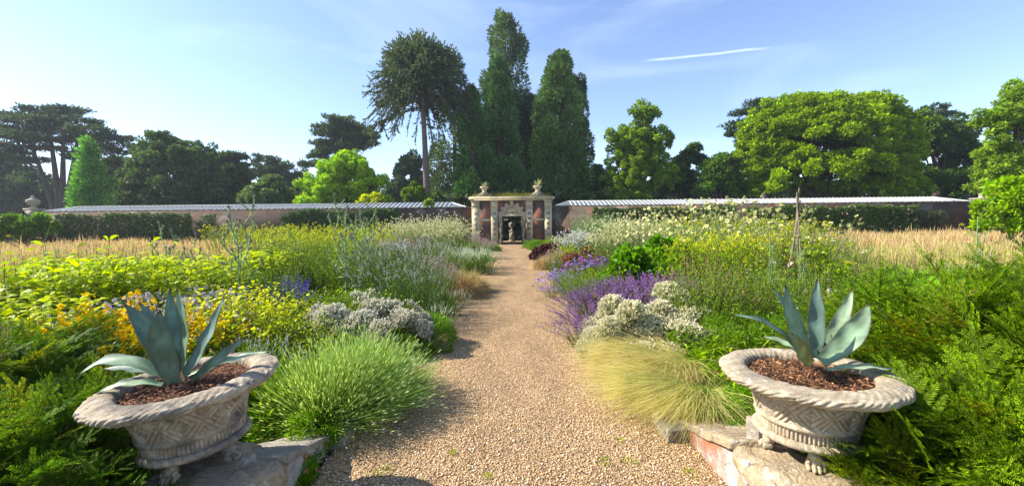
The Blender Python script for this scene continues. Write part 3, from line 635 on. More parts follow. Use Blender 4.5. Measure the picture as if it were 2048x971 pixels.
# ================================================================= plants
UP = np.array([0,0,1.])
def stemplant(rs, n, r, h, lean, nl, L, W, c0, c1, pitch=.5, tmin=.15, prof=(.3,1,.75,.06), droop=.35, stemc=(.07,.10,.03), stemw=.008, dome=.35, lscale=.4, jit=.25, tipb=0.0):
    """stems fanning from a crown, leaves spiralled along them -> leaf MB, stem MB, tips, tip directions"""
    a = rs.rand(n)*2*math.pi; d = r*np.sqrt(rs.rand(n)); out = np.stack([np.cos(a),np.sin(a),0*a],-1)
    B = out*(d*.55)[:,None]; hh = h*(1-dome*(d/r)**2)*(.82+.25*rs.rand(n)); ln = (d*.45+lean*h*(d/r))*(.7+.6*rs.rand(n))
    side = rs.randn(n,3)*np.array([.04,.04,0])*h
    def pos(t): return B[:,None]+UP*(hh[:,None]*t)[...,None]+out[:,None]*(ln[:,None]*t**1.7)[...,None]+side[:,None]*(t*t)[...,None]
    ts = np.tile(np.linspace(0,1,5),(n,1)); Pp = pos(ts)
    st = MB()
    for k in range(4):
        ribbons(st,Pp[:,k],Pp[:,k+1]-Pp[:,k],np.cross(Pp[:,k+1]-Pp[:,k],rdir(rs,n)),np.linalg.norm(Pp[:,k+1]-Pp[:,k],axis=1)*1.02,stemw*(1-.15*k),stemc,prof=(1,.9))
    lf = MB()
    if nl:
        t = np.tile(np.linspace(tmin,1,nl),(n,1))+rs.uniform(-.02,.02,(n,nl)); t = np.clip(t,0,1)
        P = pos(t); dt = nrm(pos(np.clip(t+.01,0,1.01))-pos(t-.01)); az = np.arange(nl)*2.4+rs.rand(n,1)*6.28+rs.randn(n,nl)*.3
        pt = pitch+(t-.5)*.5+rs.randn(n,nl)*jit
        D = np.stack([np.cos(az)*np.cos(pt),np.sin(az)*np.cos(pt),np.sin(pt)],-1)+dt*.15
        Nn = UP+rs.randn(n,nl,3)*.35-0
        LL = L*(1-lscale*t)*(.7+.5*rs.rand(n,nl)); WW = W*(.75+.45*rs.rand(n,nl))*(1-lscale*.6*t)
        k = n*nl; tt = t.reshape(-1,1)
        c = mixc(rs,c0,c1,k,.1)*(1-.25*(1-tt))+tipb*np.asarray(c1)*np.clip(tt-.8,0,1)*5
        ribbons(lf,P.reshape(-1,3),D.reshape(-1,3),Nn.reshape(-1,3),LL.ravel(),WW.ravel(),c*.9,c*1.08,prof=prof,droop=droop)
    tips = pos(np.ones((n,1)))[:,0]; dirs = nrm(Pp[:,4]-Pp[:,3])
    return lf, st, tips, dirs
def spikes(mb, rs, tips, dirs, length, rad, nf, c0, c1, fl=.012, back=.3):
    n = len(tips); ln = length*(.7+.5*rs.rand(n)); t = rs.rand(n,nf); 
    P = tips[:,None]+dirs[:,None]*((t-back)*ln[:,None])[...,None]; a = rs.rand(n,nf)*6.28
    O = np.stack([np.cos(a),np.sin(a),.35+0*a],-1); rr = rad*(1-t*.75)
    ribbons(mb,(P+O*(rr*.25)[...,None]).reshape(-1,3),O.reshape(-1,3),(UP+rs.randn(n,nf,3)*.5).reshape(-1,3),(rr*.9+fl*.4).ravel(),fl,mixc(rs,c0,c1,n*nf,.12),prof=(.7,1,.3))
def balls(mb, rs, P, r, nf, c0, c1, w=.4, flat=1., up=.0):
    n = len(P); D = rdir(rs,n*nf).reshape(n,nf,3); D[...,2] = np.abs(D[...,2])*flat*(1 if up else 1)+up if up else D[...,2]*flat
    rr = np.broadcast_to(np.asarray(r,float),(n,))[:,None]*(.8+.3*rs.rand(n,nf))
    Nn = rs.randn(n,nf,3)
    ribbons(mb,np.repeat(P[:,None],nf,1).reshape(-1,3),D.reshape(-1,3),Nn.reshape(-1,3),rr.ravel(),(rr*w).ravel(),mixc(rs,c0,c1,n*nf,.1),prof=(.4,1,.6))
def discs(mb, rs, P, Dn, r, npet, c0, c1, cc=None):
    """open flowers: a ring of petals facing Dn"""
    n = len(P); Dn = nrm(Dn); A = nrm(np.cross(Dn,rdir(rs,n))); B = np.cross(Dn,A); a = np.arange(npet)*2*math.pi/npet
    D = A[:,None]*np.cos(a)[None,:,None]+B[:,None]*np.sin(a)[None,:,None]+Dn[:,None]*.25
    rr = (r*(.8+.4*rs.rand(n)))[:,None]+0*a
    ribbons(mb,np.repeat(P[:,None],npet,1).reshape(-1,3),D.reshape(-1,3),np.repeat(Dn[:,None],npet,1).reshape(-1,3),rr.ravel(),(rr*6.0/npet).ravel(),mixc(rs,c0,c1,n*npet,.08),prof=(.35,1,.8),droop=0)
    if cc is not None: ribbons(mb,P+Dn*r*.12-A*r*.3,A,Dn,r*.6,r*.5,cc,prof=(.6,1,.6))
def mound(rs, r, h, n, L, W, c0, c1, bumps=14, br=.35, outw=.7, prof=(.3,1,.06), droop=.15, flat=1.0, fill=.25, updir=.25):
    """leafy dome built of overlapping bumps"""
    mb = MB(); cs = rdir(rs,bumps); cs[:,2] = np.abs(cs[:,2])*.9; cs = nrm(cs)*np.array([r,r,h])*(1-br*.8)*(.8+.2*rs.rand(bumps,1))
    i = rs.randint(bumps,size=n); D = rdir(rs,n); out = cs[i]/np.array([r,r,h]); D = nrm(D+out*1.2)
    rad = br*(.75+.3*rs.rand(n)); rad[rs.rand(n)<fill] *= .6
    P = cs[i]+D*rad[:,None]*np.array([r,r,h*.9]); P[:,2] = np.maximum(P[:,2],.02)
    tone = (.85+.3*rs.rand(bumps))[i][:,None]
    Dd = nrm(D*outw+rs.randn(n,3)*.45+UP*updir); c = mixc(rs,c0,c1,n,.12)*tone
    ribbons(mb,P-Dd*L*.3,Dd,nrm(D+rs.randn(n,3)*.5),L*(.7+.6*rs.rand(n)),W*(.7+.6*rs.rand(n)),c*.9,c*1.1,prof=prof,droop=droop)
    return mb, P, D
def blades(rs, n, r, h, spread, c0, c1, ct, w=.004, lean=(0,0,0), prof=(.8,1,.8,.55,.3,.04), droop=.5, hv=.4, r0=None):
    mb = MB(); a = rs.rand(n)*6.28; d = np.sqrt(rs.rand(n)); out = np.stack([np.cos(a),np.sin(a),0*a],-1)
    P = out*(d*r)[:,None]; D = UP+out*(spread*d)[:,None]+rs.randn(n,3)*.1+np.asarray(lean)*.4
    L = h*(1-hv+hv*rs.rand(n)); cb = mixc(rs,c0,c1,n,.12)
    ribbons(mb,P,D,np.cross(D,np.cross(out+rs.randn(n,3)*.6,UP)),L,w*(.7+.6*rs.rand(n)),cb,np.asarray(ct)*(.85+.3*rs.rand(n,1)),prof=prof,droop=droop*(.5+rs.rand(n))*(.3+d),curl=np.tile(np.asarray(lean,float),(n,1))*(.7+.6*rs.rand(n,1)))
    return mb
PROTO = {}
HID = []
def proto(key, cat, builder):
    t = bpy.data.objects.new(cat.replace(' ','_'), None); COL.objects.link(t); t['category']=cat
    builder(t, np.random.RandomState(abs(hash(key))%1 + sum(map(ord,key))*7)); PROTO[key]=[t,False]
def put(key, loc, rz, sc, label, group=None, name=None):
    t, used = PROTO[key]
    if not used:
        PROTO[key][1] = True; t.location=loc; t.rotation_euler=(0,0,rz); t.scale=(sc,sc,sc) if not hasattr(sc,'__len__') else sc; t['label']=label
        if group: t['group']=group
        return t
    return dup(t, loc, rz, sc, label, group)
def LF(t, mb, m=M_LEAF, name='foliage'): return obj(name, mb, m, t)
def FL(t, mb, name='flowers', m=M_PETAL):
    o = obj(name, mb, m, t); o['kind']='stuff'; return o

LIME0,LIME1 = (.16,.26,.02),(.38,.46,.03)
BRT0,BRT1 = (.10,.21,.02),(.25,.38,.03)
MID0,MID1 = (.055,.12,.016),(.15,.26,.03)
DRK0,DRK1 = (.02,.055,.015),(.06,.12,.03)
def b_big(t,rs):   # tall big-leafed perennial
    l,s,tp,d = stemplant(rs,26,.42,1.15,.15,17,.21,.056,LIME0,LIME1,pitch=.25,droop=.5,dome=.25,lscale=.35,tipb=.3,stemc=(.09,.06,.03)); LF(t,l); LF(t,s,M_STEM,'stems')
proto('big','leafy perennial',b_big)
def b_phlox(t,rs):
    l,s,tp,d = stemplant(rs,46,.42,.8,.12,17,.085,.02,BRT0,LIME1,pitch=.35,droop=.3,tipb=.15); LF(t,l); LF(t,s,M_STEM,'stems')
proto('phlox','leafy perennial',b_phlox)
def b_fine(t,rs):
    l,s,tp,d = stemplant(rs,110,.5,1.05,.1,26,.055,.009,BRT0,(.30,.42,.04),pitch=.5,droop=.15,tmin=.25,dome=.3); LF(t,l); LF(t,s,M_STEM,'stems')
proto('fine','feathery perennial',b_fine)
def b_yel(t,rs):
    l,s,tp,d = stemplant(rs,90,.5,1.1,.1,24,.06,.012,LIME0,(.40,.52,.035),pitch=.5,droop=.15,tmin=.3,dome=.25,tipb=.3); LF(t,l); LF(t,s,M_STEM,'stems')
    f = MB(); k = tp[::3]; balls(f,rs,k,.035,10,(.62,.55,.03),(.5,.55,.05)); FL(t,f)
proto('yel','feathery perennial',b_yel)
def b_aster(t,rs):
    l,s,tp,d = stemplant(rs,110,.48,1.15,.12,26,.05,.011,MID0,(.16,.27,.06),pitch=.5,droop=.2,tmin=.15,dome=.35); LF(t,l); LF(t,s,M_STEM,'stems')
    f = MB(); spikes(f,rs,tp[::2],d[::2],.10,.014,16,(.42,.36,.48),(.55,.52,.56),.008); FL(t,f)
proto('aster','bushy perennial',b_aster)
def b_verb(t,rs):
    l,s,tp,d = stemplant(rs,60,.34,.75,.10,16,.06,.013,DRK0,MID1,pitch=.5,droop=.2); LF(t,l); LF(t,s,M_STEM,'stems')
    f = MB(); spikes(f,rs,tp[:26],d[:26],.26,.017,60,(.10,.07,.42),(.26,.20,.62),.011,.15); FL(t,f,'flower_spikes')
proto('bluespike','veronica',b_verb)
def b_wspk(t,rs):
    l,s,tp,d = stemplant(rs,90,.45,.62,.12,14,.06,.010,BRT0,BRT1,pitch=.6,droop=.2); LF(t,l); LF(t,s,M_STEM,'stems')
    f = MB(); spikes(f,rs,tp[:70],d[:70],.20,.014,26,(.50,.58,.36),(.66,.70,.50),.010,.1); FL(t,f,'flower_spikes')
proto('palespike','veronica',b_wspk)
def b_lilac(t,rs):
    l,s,tp,d = stemplant(rs,80,.45,.95,.12,16,.055,.011,(.09,.17,.03),(.24,.34,.07),pitch=.5,droop=.2); LF(t,l); LF(t,s,M_STEM,'stems')
    f = MB(); spikes(f,rs,tp[:30],d[:30],.12,.013,20,(.46,.40,.52),(.60,.56,.62),.009,.3); FL(t,f,'flower_spikes')
proto('lilacspike','perovskia',b_lilac)
def b_cat(t,rs):
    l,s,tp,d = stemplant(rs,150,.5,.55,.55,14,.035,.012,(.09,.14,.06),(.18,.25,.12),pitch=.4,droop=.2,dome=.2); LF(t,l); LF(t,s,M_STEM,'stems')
    f = MB(); spikes(f,rs,tp,d,.20,.019,46,(.19,.08,.26),(.40,.22,.42),.011,.35); FL(t,f,'flower_spikes')
proto('catmint','catmint',b_cat)
def b_camp(t,rs):
    l,s,tp,d = stemplant(rs,60,.42,.55,.35,12,.05,.015,MID0,BRT1,pitch=.4,droop=.2); LF(t,l); LF(t,s,M_STEM,'stems')
    f = MB(); P = np.repeat(tp,3,0)+rs.randn(len(tp)*3,3)*.06; discs(f,rs,P,UP+rs.randn(len(P),3)*.5,.024,5,(.24,.11,.50),(.42,.26,.66)); FL(t,f)
proto('campanula','campanula',b_camp)
def b_carex(t,rs): obj('blades', blades(rs,2600,.12,.75,.75,(.22,.15,.05),(.36,.24,.08),(.66,.50,.24),.007,droop=.85), M_STRAW, t)
proto('carex','grass clump',b_carex)
def b_lav(t,rs):
    n=3200; mb = MB(); a=rs.rand(n)*6.28; d=rs.rand(n)**.55; out=np.stack([np.cos(a),np.sin(a),0*a],-1)
    tf=rs.randint(26,size=n); tv=rs.randn(26,3)*.20; D = nrm(UP*(1.15-d*.75)[:,None]+out*(d*.95)[:,None]+tv[tf]*[1,1,.4]+rs.randn(n,3)*.09+np.array([.16,-.05,0])); L = .74*(.62+.43*rs.rand(n))*(.85+.3*rs.rand(26))[tf]; P = out*(d*.20)[:,None]
    c0=mixc(rs,(.04,.10,.02),(.08,.16,.04),n); c1=mixc(rs,(.16,.28,.07),(.30,.42,.15),n,.12)
    ribbons(mb,P,D,np.cross(D,rdir(rs,n)),L,.0030,c0,c1,prof=(.9,1,1,.9,1.0,1.15,.3),droop=.10*d-.03)
    T = P+D*L[:,None]-UP*(.10*d*L)[:,None]; 
    f=MB(); k=rs.rand(n)<.75; ribbons(f,T[k]-D[k]*.03,D[k],np.cross(D[k],rdir(rs,k.sum())),.045,.0060,mixc(rs,(.30,.40,.16),(.46,.52,.32),k.sum(),.08),prof=(.5,1,1,.4)); 
    LF(t,mb,M_LEAF,'stems'); m3,_,_ = mound(rs,.45,.42,5200,.05,.006,(.05,.09,.03),(.12,.19,.06),outw=1,updir=.4); LF(t,m3); o=LF(t,f,M_LEAF,'flower_buds'); o['kind']='stuff'
proto('lavender','lavender',b_lav)
def hebe(t,rs,r,h,white0,white1,cover,green=(.05,.10,.03)):
    l,P,D = mound(rs,r,h,17000,.030,.008,green,(.13,.20,.05),bumps=26,br=.27,outw=1.0,updir=.2,fill=.3); LF(t,l)
    n = 17000; rs2=np.random.RandomState(9); i=rs.randint(len(P),size=n); 
    keep = np.array([noise.noise(Vector(P[j])*3.2+Vector((4,4,4))) for j in i]) > cover; i=i[keep]; n=len(i)
    Pf=P[i]+D[i]*.012; f=MB()
    for q in range(3):
        dd=nrm(D[i]*.9+UP*.7+rs.randn(n,3)*.35); ribbons(f,Pf,dd,rdir(rs,n),.028+.012*rs.rand(n),.013,mixc(rs,white0,white1,n,.06)*.85,mixc(rs,white0,white1,n,.06),prof=(.5,1,.55))
    FL(t,f)
proto('hebeL','hebe',lambda t,rs: hebe(t,rs,.62,.78,(.62,.60,.46),(.82,.78,.64),.04,(.035,.05,.02)))
proto('hebeR','hebe',lambda t,rs: hebe(t,rs,.66,.72,(.72,.70,.42),(.90,.86,.62),-.5,(.09,.13,.03)))
def b_ceph(t,rs):
    l,s,tp,d = stemplant(rs,46,.5,1.0,.10,15,.16,.022,MID0,BRT1,pitch=.3,droop=.4,tmin=.1,dome=.3,lscale=.2); LF(t,l)
    n=58; a=rs.rand(n)*6.28; dd=np.sqrt(rs.rand(n)); out=np.stack([np.cos(a),np.sin(a),0*a],-1); B=out*.2*dd[:,None]; H=1.15+.85*rs.rand(n); T=B+UP*H[:,None]+out*(dd*.55)[:,None]
    M_=B+UP*(H*.6)[:,None]+out*(dd*.12)[:,None]
    for p,q in ((B,M_),(M_,T)): ribbons(s,p,q-p,np.cross(q-p,rdir(rs,n)),np.linalg.norm(q-p,axis=1),.0065,(.14,.20,.06),prof=(1,.7))
    br=rs.rand(n)<.6; T2=M_[br]+UP*.45+rs.randn(br.sum(),3)*.14; ribbons(s,M_[br],T2-M_[br],rdir(rs,br.sum()),np.linalg.norm(T2-M_[br],axis=1),.005,(.14,.20,.06),prof=(1,.7))
    LF(t,s,M_STEM,'stems')
    h0=None
    for P in list(T)+list(T2):
        if h0 is None:
            m=MB(); discs(m,rs,np.zeros((1,3)),np.array([[0,0,1.]]),.034,11,(.62,.60,.22),(.76,.74,.38)); balls(m,rs,np.zeros((1,3)),.022,26,(.60,.60,.26),(.74,.72,.40),.5)
            h0=obj('flower_head',m,M_PETAL,t); h0.location=P; h0.rotation_euler=(rs.rand()*1.3-.4,rs.rand()*1.2-.6,0)
        else:
            c=h0.copy(); COL.objects.link(c); c.parent=t; c.location=P; c.rotation_euler=(rs.rand()*1.6-.3,rs.rand()*1.4-.7,0); k=.7+.5*rs.rand(); c.scale=(k,k,k)
proto('cephalaria','giant scabious',b_ceph)
def b_cephmass(t,rs):
    l,s,tp,d = stemplant(rs,70,.6,1.55,.14,20,.14,.02,(.09,.16,.04),(.26,.34,.10),pitch=.35,droop=.3,dome=.3); LF(t,l); LF(t,s,M_STEM,'stems')
    f=MB(); P=np.repeat(tp,4,0)+rs.randn(len(tp)*4,3)*np.array([.16,.16,.14]); balls(f,rs,P,.032,12,(.58,.57,.26),(.72,.70,.42)); FL(t,f)
proto('cephmass','giant scabious',b_cephmass)
def b_grey(t,rs):
    l,s,tp,d = stemplant(rs,52,.5,1.75,.12,26,.16,.045,(.10,.18,.08),(.24,.34,.18),pitch=.25,droop=.4,dome=.2); LF(t,l); LF(t,s,M_STEM,'stems')
proto('grey','plume poppy',b_grey)
def b_hyd(t,rs):
    l,P,D = mound(rs,.75,1.35,2600,.15,.085,(.045,.13,.02),(.15,.30,.035),bumps=30,br=.24,outw=.9,prof=(.35,.95,1,.7,.05),droop=.35,updir=.1,fill=.35); LF(t,l)
proto('broad','broad-leaved shrub',b_hyd)
def b_phys(t,rs):
    l,s,tp,d = stemplant(rs,90,.5,.95,.25,16,.085,.045,(.24,.34,.02),(.50,.52,.02),pitch=.35,droop=.25,prof=(.3,.9,1,.6,.05),tmin=.2,tipb=.25); LF(t,l); LF(t,s,M_STEM,'stems')
proto('golden','golden-leaved shrub',b_phys)
def b_lys(t,rs):
    l,s,tp,d = stemplant(rs,44,.45,.85,.12,16,.085,.024,MID0,BRT1,pitch=.35,droop=.25); LF(t,l); LF(t,s,M_STEM,'stems')
    f=MB(); k=tp[:24]; kd=d[:24]; P=(k[:,None]+kd[:,None]*rs.uniform(-.16,.03,(24,26))[...,None]+rs.randn(24,26,3)*.018).reshape(-1,3); discs(f,rs,P,rs.randn(len(P),3)+UP*.4,.014,5,(.80,.50,.01),(.88,.64,.02)); FL(t,f)
proto('loosestrife','yellow loosestrife',b_lys)
def b_astr(t,rs):
    l,s,tp,d = stemplant(rs,60,.5,.75,.2,12,.09,.03,(.07,.13,.05),(.18,.28,.10),pitch=.3,droop=.3); LF(t,l); LF(t,s,M_STEM,'stems')
    f=MB(); P=np.repeat(tp,4,0)+rs.randn(len(tp)*4,3)*.05; discs(f,rs,P,rs.randn(len(P),3)+UP,.021,8,(.50,.44,.40),(.66,.60,.56)); FL(t,f)
proto('astrantia','astrantia',b_astr)
def b_rose(t,rs):
    l,P,D = mound(rs,.6,1.2,3000,.05,.03,DRK0,BRT1,bumps=22,br=.3,outw=.8,prof=(.4,1,.8,.05),fill=.4); LF(t,l)
    s=MB(); 
    for i in range(16): a=rs.rand()*6.28; tube(s,bez((0,0,0),(.15*math.cos(a),.15*math.sin(a),.7),(.5*math.cos(a),.5*math.sin(a),1.0+.4*rs.rand()),6),[.012,.01,.008,.006,.005,.003],4,(.10,.09,.04))
    LF(t,s,M_STEM,'stems'); f0=None
    for i in range(18):
        j=rs.randint(len(P)); p=P[j]+D[j]*.05
        if f0 is None:
            m=MB(); 
            for rr,nn,e in ((.045,9,.3),(.036,8,.8),(.024,6,1.4)): 
                a=np.arange(nn)*6.28/nn+e; Dd=np.stack([np.cos(a),np.sin(a),0*a+e],-1); ribbons(m,np.zeros((nn,3)),Dd,UP+0*Dd,rr,rr*.9,mixc(rs,(.66,.42,.42),(.78,.62,.60),nn,.05),prof=(.5,1,.85,.4),droop=-.2)
            f0=obj('rose_bloom',m,M_PETAL,t); f0.location=p
        else: c=f0.copy(); COL.objects.link(c); c.parent=t; c.location=p; c.rotation_euler=(rs.randn()*.7,rs.randn()*.7,rs.rand()*6)
proto('rose','pink rose bush',b_rose)
def b_pers(t,rs):
    l,s,tp,d = stemplant(rs,60,.4,.95,.10,16,.10,.016,(.08,.15,.03),(.24,.34,.06),pitch=.6,droop=.25); LF(t,l); LF(t,s,M_STEM,'stems')
    f=MB(); spikes(f,rs,tp[:30],d[:30],.22,.012,36,(.30,.10,.12),(.45,.25,.2),.009,.2); FL(t,f,'flower_spikes')
proto('redspike','persicaria',b_pers)
def b_herb(t,rs):
    l,P,D = mound(rs,.45,.42,5200,.045,.012,(.06,.15,.02),(.18,.32,.04),bumps=22,br=.3,outw=.8,updir=.4); LF(t,l)
    f=MB(); j=rs.randint(len(P),size=9); discs(f,rs,P[j]+UP*.04,D[j],.022,6,(.5,.10,.06),(.60,.24,.2)); FL(t,f)
proto('herb','low leafy herb',b_herb)
def b_herb2(t,rs):
    l,P,D = mound(rs,.5,.5,7000,.05,.008,(.05,.13,.02),(.18,.30,.05),bumps=24,br=.3,outw=.8,updir=.5); LF(t,l)
proto('herb2','low leafy herb',b_herb2)
def b_heu(t,rs):
    l,P,D = mound(rs,.45,.42,1300,.075,.06,(.035,.016,.018),(.11,.05,.045),bumps=18,br=.3,outw=.8,prof=(.4,1,1,.5)); LF(t,l)
proto('heuchera','dark heuchera',b_heu)
def b_red(t,rs):
    l,P,D = mound(rs,.45,.55,2200,.055,.03,(.06,.10,.03),(.18,.14,.05),bumps=18,br=.3); LF(t,l); f=MB(); j=rs.choice(len(P),340); balls(f,rs,P[j]+D[j]*.02,.03,9,(.34,.03,.03),(.52,.10,.06)); FL(t,f)
proto('redflower','red-flowered perennial',b_red)
def b_pink(t,rs):
    l,s,tp,d = stemplant(rs,80,.5,1.1,.12,18,.07,.013,(.08,.14,.04),(.2,.28,.08),pitch=.5); LF(t,l); LF(t,s,M_STEM,'stems'); f=MB(); P=np.repeat(tp,4,0)+rs.randn(len(tp)*4,3)*.06; balls(f,rs,P,.022,9,(.50,.24,.34),(.62,.42,.46)); FL(t,f)
proto('pinkmass','pink-flowered perennial',b_pink)
def b_white(t,rs):
    l,s,tp,d = stemplant(rs,70,.5,1.0,.14,18,.08,.018,(.08,.16,.05),(.2,.30,.10),pitch=.5); LF(t,l); LF(t,s,M_STEM,'stems'); f=MB(); P=np.repeat(tp,3,0)+rs.randn(len(tp)*3,3)*.07; balls(f,rs,P,.03,10,(.62,.60,.56),(.78,.76,.72)); FL(t,f)
proto('whitemass','white-flowered perennial',b_white)
def feather(mb, rs, P, D, L, c0, c1, k=9, depth=2, w=.0022):
    n=len(P); ribbons(mb,P,D,np.cross(D,rdir(rs,n)),L,w*1.5,c0,c1,prof=(1,.8,.3))
    if depth==0: return
    t=np.tile(np.linspace(.2,.95,k),(n,1)); PP=(P[:,None]+nrm(D)[:,None]*(L[:,None]*t)[...,None]).reshape(-1,3); DD=(nrm(D)[:,None]*.6+rs.randn(n,k,3)*.6).reshape(-1,3)
    feather(mb,rs,PP,DD,(L[:,None]*.42*(1-.5*t)).ravel(),c0,c1,5,depth-1,w)
def b_fen(t,rs):
    s=MB(); l=MB(); H=1.7
    for i in range(5):
        a=rs.rand()*6.28; ln=.12*i; top=np.array([ln*math.cos(a),ln*math.sin(a),H*(1-.12*i)]); pts=bez((0,0,0),(top[0]*.2,top[1]*.2,H*.5),top,8); tube(s,pts,np.linspace(.014,.005,8),5,(.16,.26,.12))
        m=9; k=rs.uniform(.15,.95,m); P=np.array([pts[int(x*7)] for x in k]); D=nrm(rs.randn(m,3)*np.array([1,1,.4])+UP*.6); L=.42*(1-.5*k)
        feather(l,rs,P,D,L,np.array((.12,.22,.05)),np.array((.28,.38,.09)),8,2,.0035)
        for z in range(6):
            p=pts[5+rs.randint(3)]; q=p+rs.randn(3)*.10+UP*.15; tube(s,[p,q],[.004,.003],3,(.16,.26,.12)); balls(l,rs,q[None],.03,14,(.34,.36,.06),(.46,.44,.08),.25,.4)
    LF(t,s,M_STEM,'stems'); LF(t,l)
proto('fennel','fennel',b_fen)
def b_thi(t,rs):
    s=MB(); l=MB(); hd=MB(); H=2.0; cs=(.22,.31,.14)
    main=bez((0,0,0),(.05,.03,1.0),(.02,.08,H*.8),10); tube(s,main,np.linspace(.019,.011,10),6,cs)
    def head(q,d): 
        balls(hd,rs,np.asarray(q)[None],.032,40,(.18,.22,.12),(.30,.32,.22),.3); ribbons(hd,np.repeat(np.asarray(q)[None],6,0),nrm(d+rs.randn(6,3)*.3),rdir(rs,6),.035,.010,(.42,.30,.42),prof=(.5,1,.5))
    br=[]
    for i in range(9):
        k=3+int(i*.8); p=main[min(k,9)]; a=i*2.4; ln=.42-.02*i+.1*rs.rand(); q=p+np.array([math.cos(a)*ln*.75,math.sin(a)*ln*.75,ln*1.15]); pts=bez(p,p+np.array([math.cos(a)*ln*.55,math.sin(a)*ln*.55,ln*.35]),q,7); tube(s,pts,np.linspace(.011,.007,7),5,cs); head(q,UP)
        pp=np.repeat(pts[:-1],6,0)+rs.rand(36,1)*np.repeat(np.diff(pts,axis=0),6,0); ribbons(l,pp,rs.randn(36,3)+UP*.3,rdir(rs,36),.035+.04*rs.rand(36),.016,(.20,.28,.14),(.34,.42,.22),prof=(1,.5,.03))
        ribbons(l,pts[1:6],nrm(rs.randn(5,3)+UP*.3),rdir(rs,5),.07,.014,(.22,.30,.18),(.3,.38,.25),prof=(.6,1,.5,.05))
        for j in range(2+rs.randint(2)):
            p2=pts[3+rs.randint(3)]; q2=p2+rs.randn(3)*.07+UP*(.14+.1*rs.rand()); tube(s,[p2,(p2+q2)/2+rs.randn(3)*.01,q2],[.009,.008,.008],4,cs); head(q2,UP)
    head(main[-1],UP)
    m=26; kk=rs.randint(0,6,m); P=main[kk]; a=rs.rand(m)*6.28; D=np.stack([np.cos(a),np.sin(a),.5+0*a],-1); ribbons(l,P,D,UP+rs.randn(m,3)*.3,.30*(1-kk/9),.07,(.16,.24,.15),(.28,.36,.24),prof=(.4,1,.6,.9,.4,.05),droop=.5)
    for j in range(7):  # spiny wings on the stem
        ribbons(l,main[:-1]+0,rs.randn(9,3),UP+0*main[:-1],.05,.02,(.2,.28,.17),prof=(1,.6,.05))
    LF(t,s,M_STEM,'stems'); LF(t,l); o=LF(t,hd,M_PETAL,'flower_heads'); o['kind']='stuff'
proto('thistle','silver thistle',b_thi)
# feathery yew spray: twig with side twigs, flat needles in two ranks
def spray(rs, c0, c1):
    mb=MB(); Ls=.34; 
    def twig(P0, D0, L, tip):
        n=int(L/.0085); s=(np.arange(n)+.5)/n; D0=nrm(np.asarray(D0,float)); sd=nrm(np.cross(D0,UP)); pos=P0+D0*(L*s)[:,None]-UP*(.16*L*s**2)[:,None]; 
        Dt=D0-UP*.32*s[:,None]; nl=.025*np.clip(1.1-s*.75,.3,1)
        for sg in (-1,1):
            D=Dt*.55+sd*sg+rs.randn(n,3)*.10+UP*.12; cc=mixc(rs,c0,c1,n,.1)*(.85+.5*s[:,None]*tip)
            ribbons(mb,pos,D,UP+rs.randn(n,3)*.2,nl*(.85+.3*rs.rand(n)),.0052,cc*.9,cc*1.15,prof=(.8,1,.1))
        tube(mb,pos[::max(1,n//4)],.0014,3,(.10,.13,.03))
        return pos
    mp_=twig(np.zeros(3),(1,0,0),Ls,1)
    for i in range(9):
        k=.1+.08*i; p=mp_[int(k*len(mp_))]; sg=(-1)**i; l=.16*(1-k*.8)*(.8+.4*rs.rand())
        twig(p,np.array([.75,sg*.75,.02+.08*rs.randn()]),l,1.2)
    return mb
def rotm(D, upv, rs):
    """matrices with x-axis D and z near upv"""
    x=nrm(D); y=nrm(np.cross(upv,x)); z=np.cross(x,y); return np.stack([x,y,z],-1)
def stamp(mb, arr, Ms, off, cs=None):
    V,Q,T,C=arr; n=len(Ms); k=len(V); v=np.einsum('nij,kj->nki',Ms,V)+off[:,None]
    c=np.tile(C[None],(n,1,1)); 
    if cs is not None: c=c*cs[:,None]
    b=(np.arange(n)*k)[:,None,None]; mb.add(v.reshape(-1,3),(Q[None]+b).reshape(-1,4) if len(Q) else None,(T[None]+b).reshape(-1,3) if len(T) else None,c.reshape(-1,3))
def b_yew(t,rs,k0=(.05,.12,.018),k1=(.15,.28,.035)):
    arrs=[spray(rs,k0,k1).arr() for _ in range(3)]
    mb=MB(); n=250
    for A in arrs:
        cs=rdir(rs,n); cs[:,2]=np.abs(cs[:,2])*1.0-.05; cs=nrm(cs); rad=.60+.42*rs.rand(n)**.7
        bump=np.array([1+.22*noise.noise(Vector(c)*2.3+Vector((rs.rand()*0+1,2,3))) for c in cs])
        P=cs*rad[:,None]*bump[:,None]*np.array([.85,.85,.98]); P[:,2]=np.maximum(P[:,2],.03)
        D=nrm(cs*np.array([1,1,.55])+rs.randn(n,3)*.35+UP*.10); sc=(.9+.75*rs.rand(n))
        Ms=rotm(D,UP+rs.randn(n,3)*.35,rs)*sc[:,None,None]
        tone=(.55+.75*rs.rand(n,1)); warm=np.concatenate([tone*(1+.9*np.clip(rs.rand(n,1)-.72,0,1)*3),tone,tone*.9],1)
        stamp(mb,A,Ms,P-D*.18,warm)
    LF(t,mb,M_YEW,'foliage')
    s=MB()
    for i in range(22):
        a=rs.rand()*6.28; e=.2+1.2*rs.rand(); q=np.array([math.cos(a)*math.cos(e),math.sin(a)*math.cos(e),math.sin(e)])*.8; tube(s,bez((0,0,0),q*.5+UP*.15,q,6),np.linspace(.022,.004,6),5,(.10,.06,.035))
    LF(t,s,M_BARK,'branches')
proto('yew','yew bush',b_yew)
proto('yewdark','yew bush',lambda t,rs: b_yew(t,rs,(.032,.085,.016),(.10,.20,.03)))
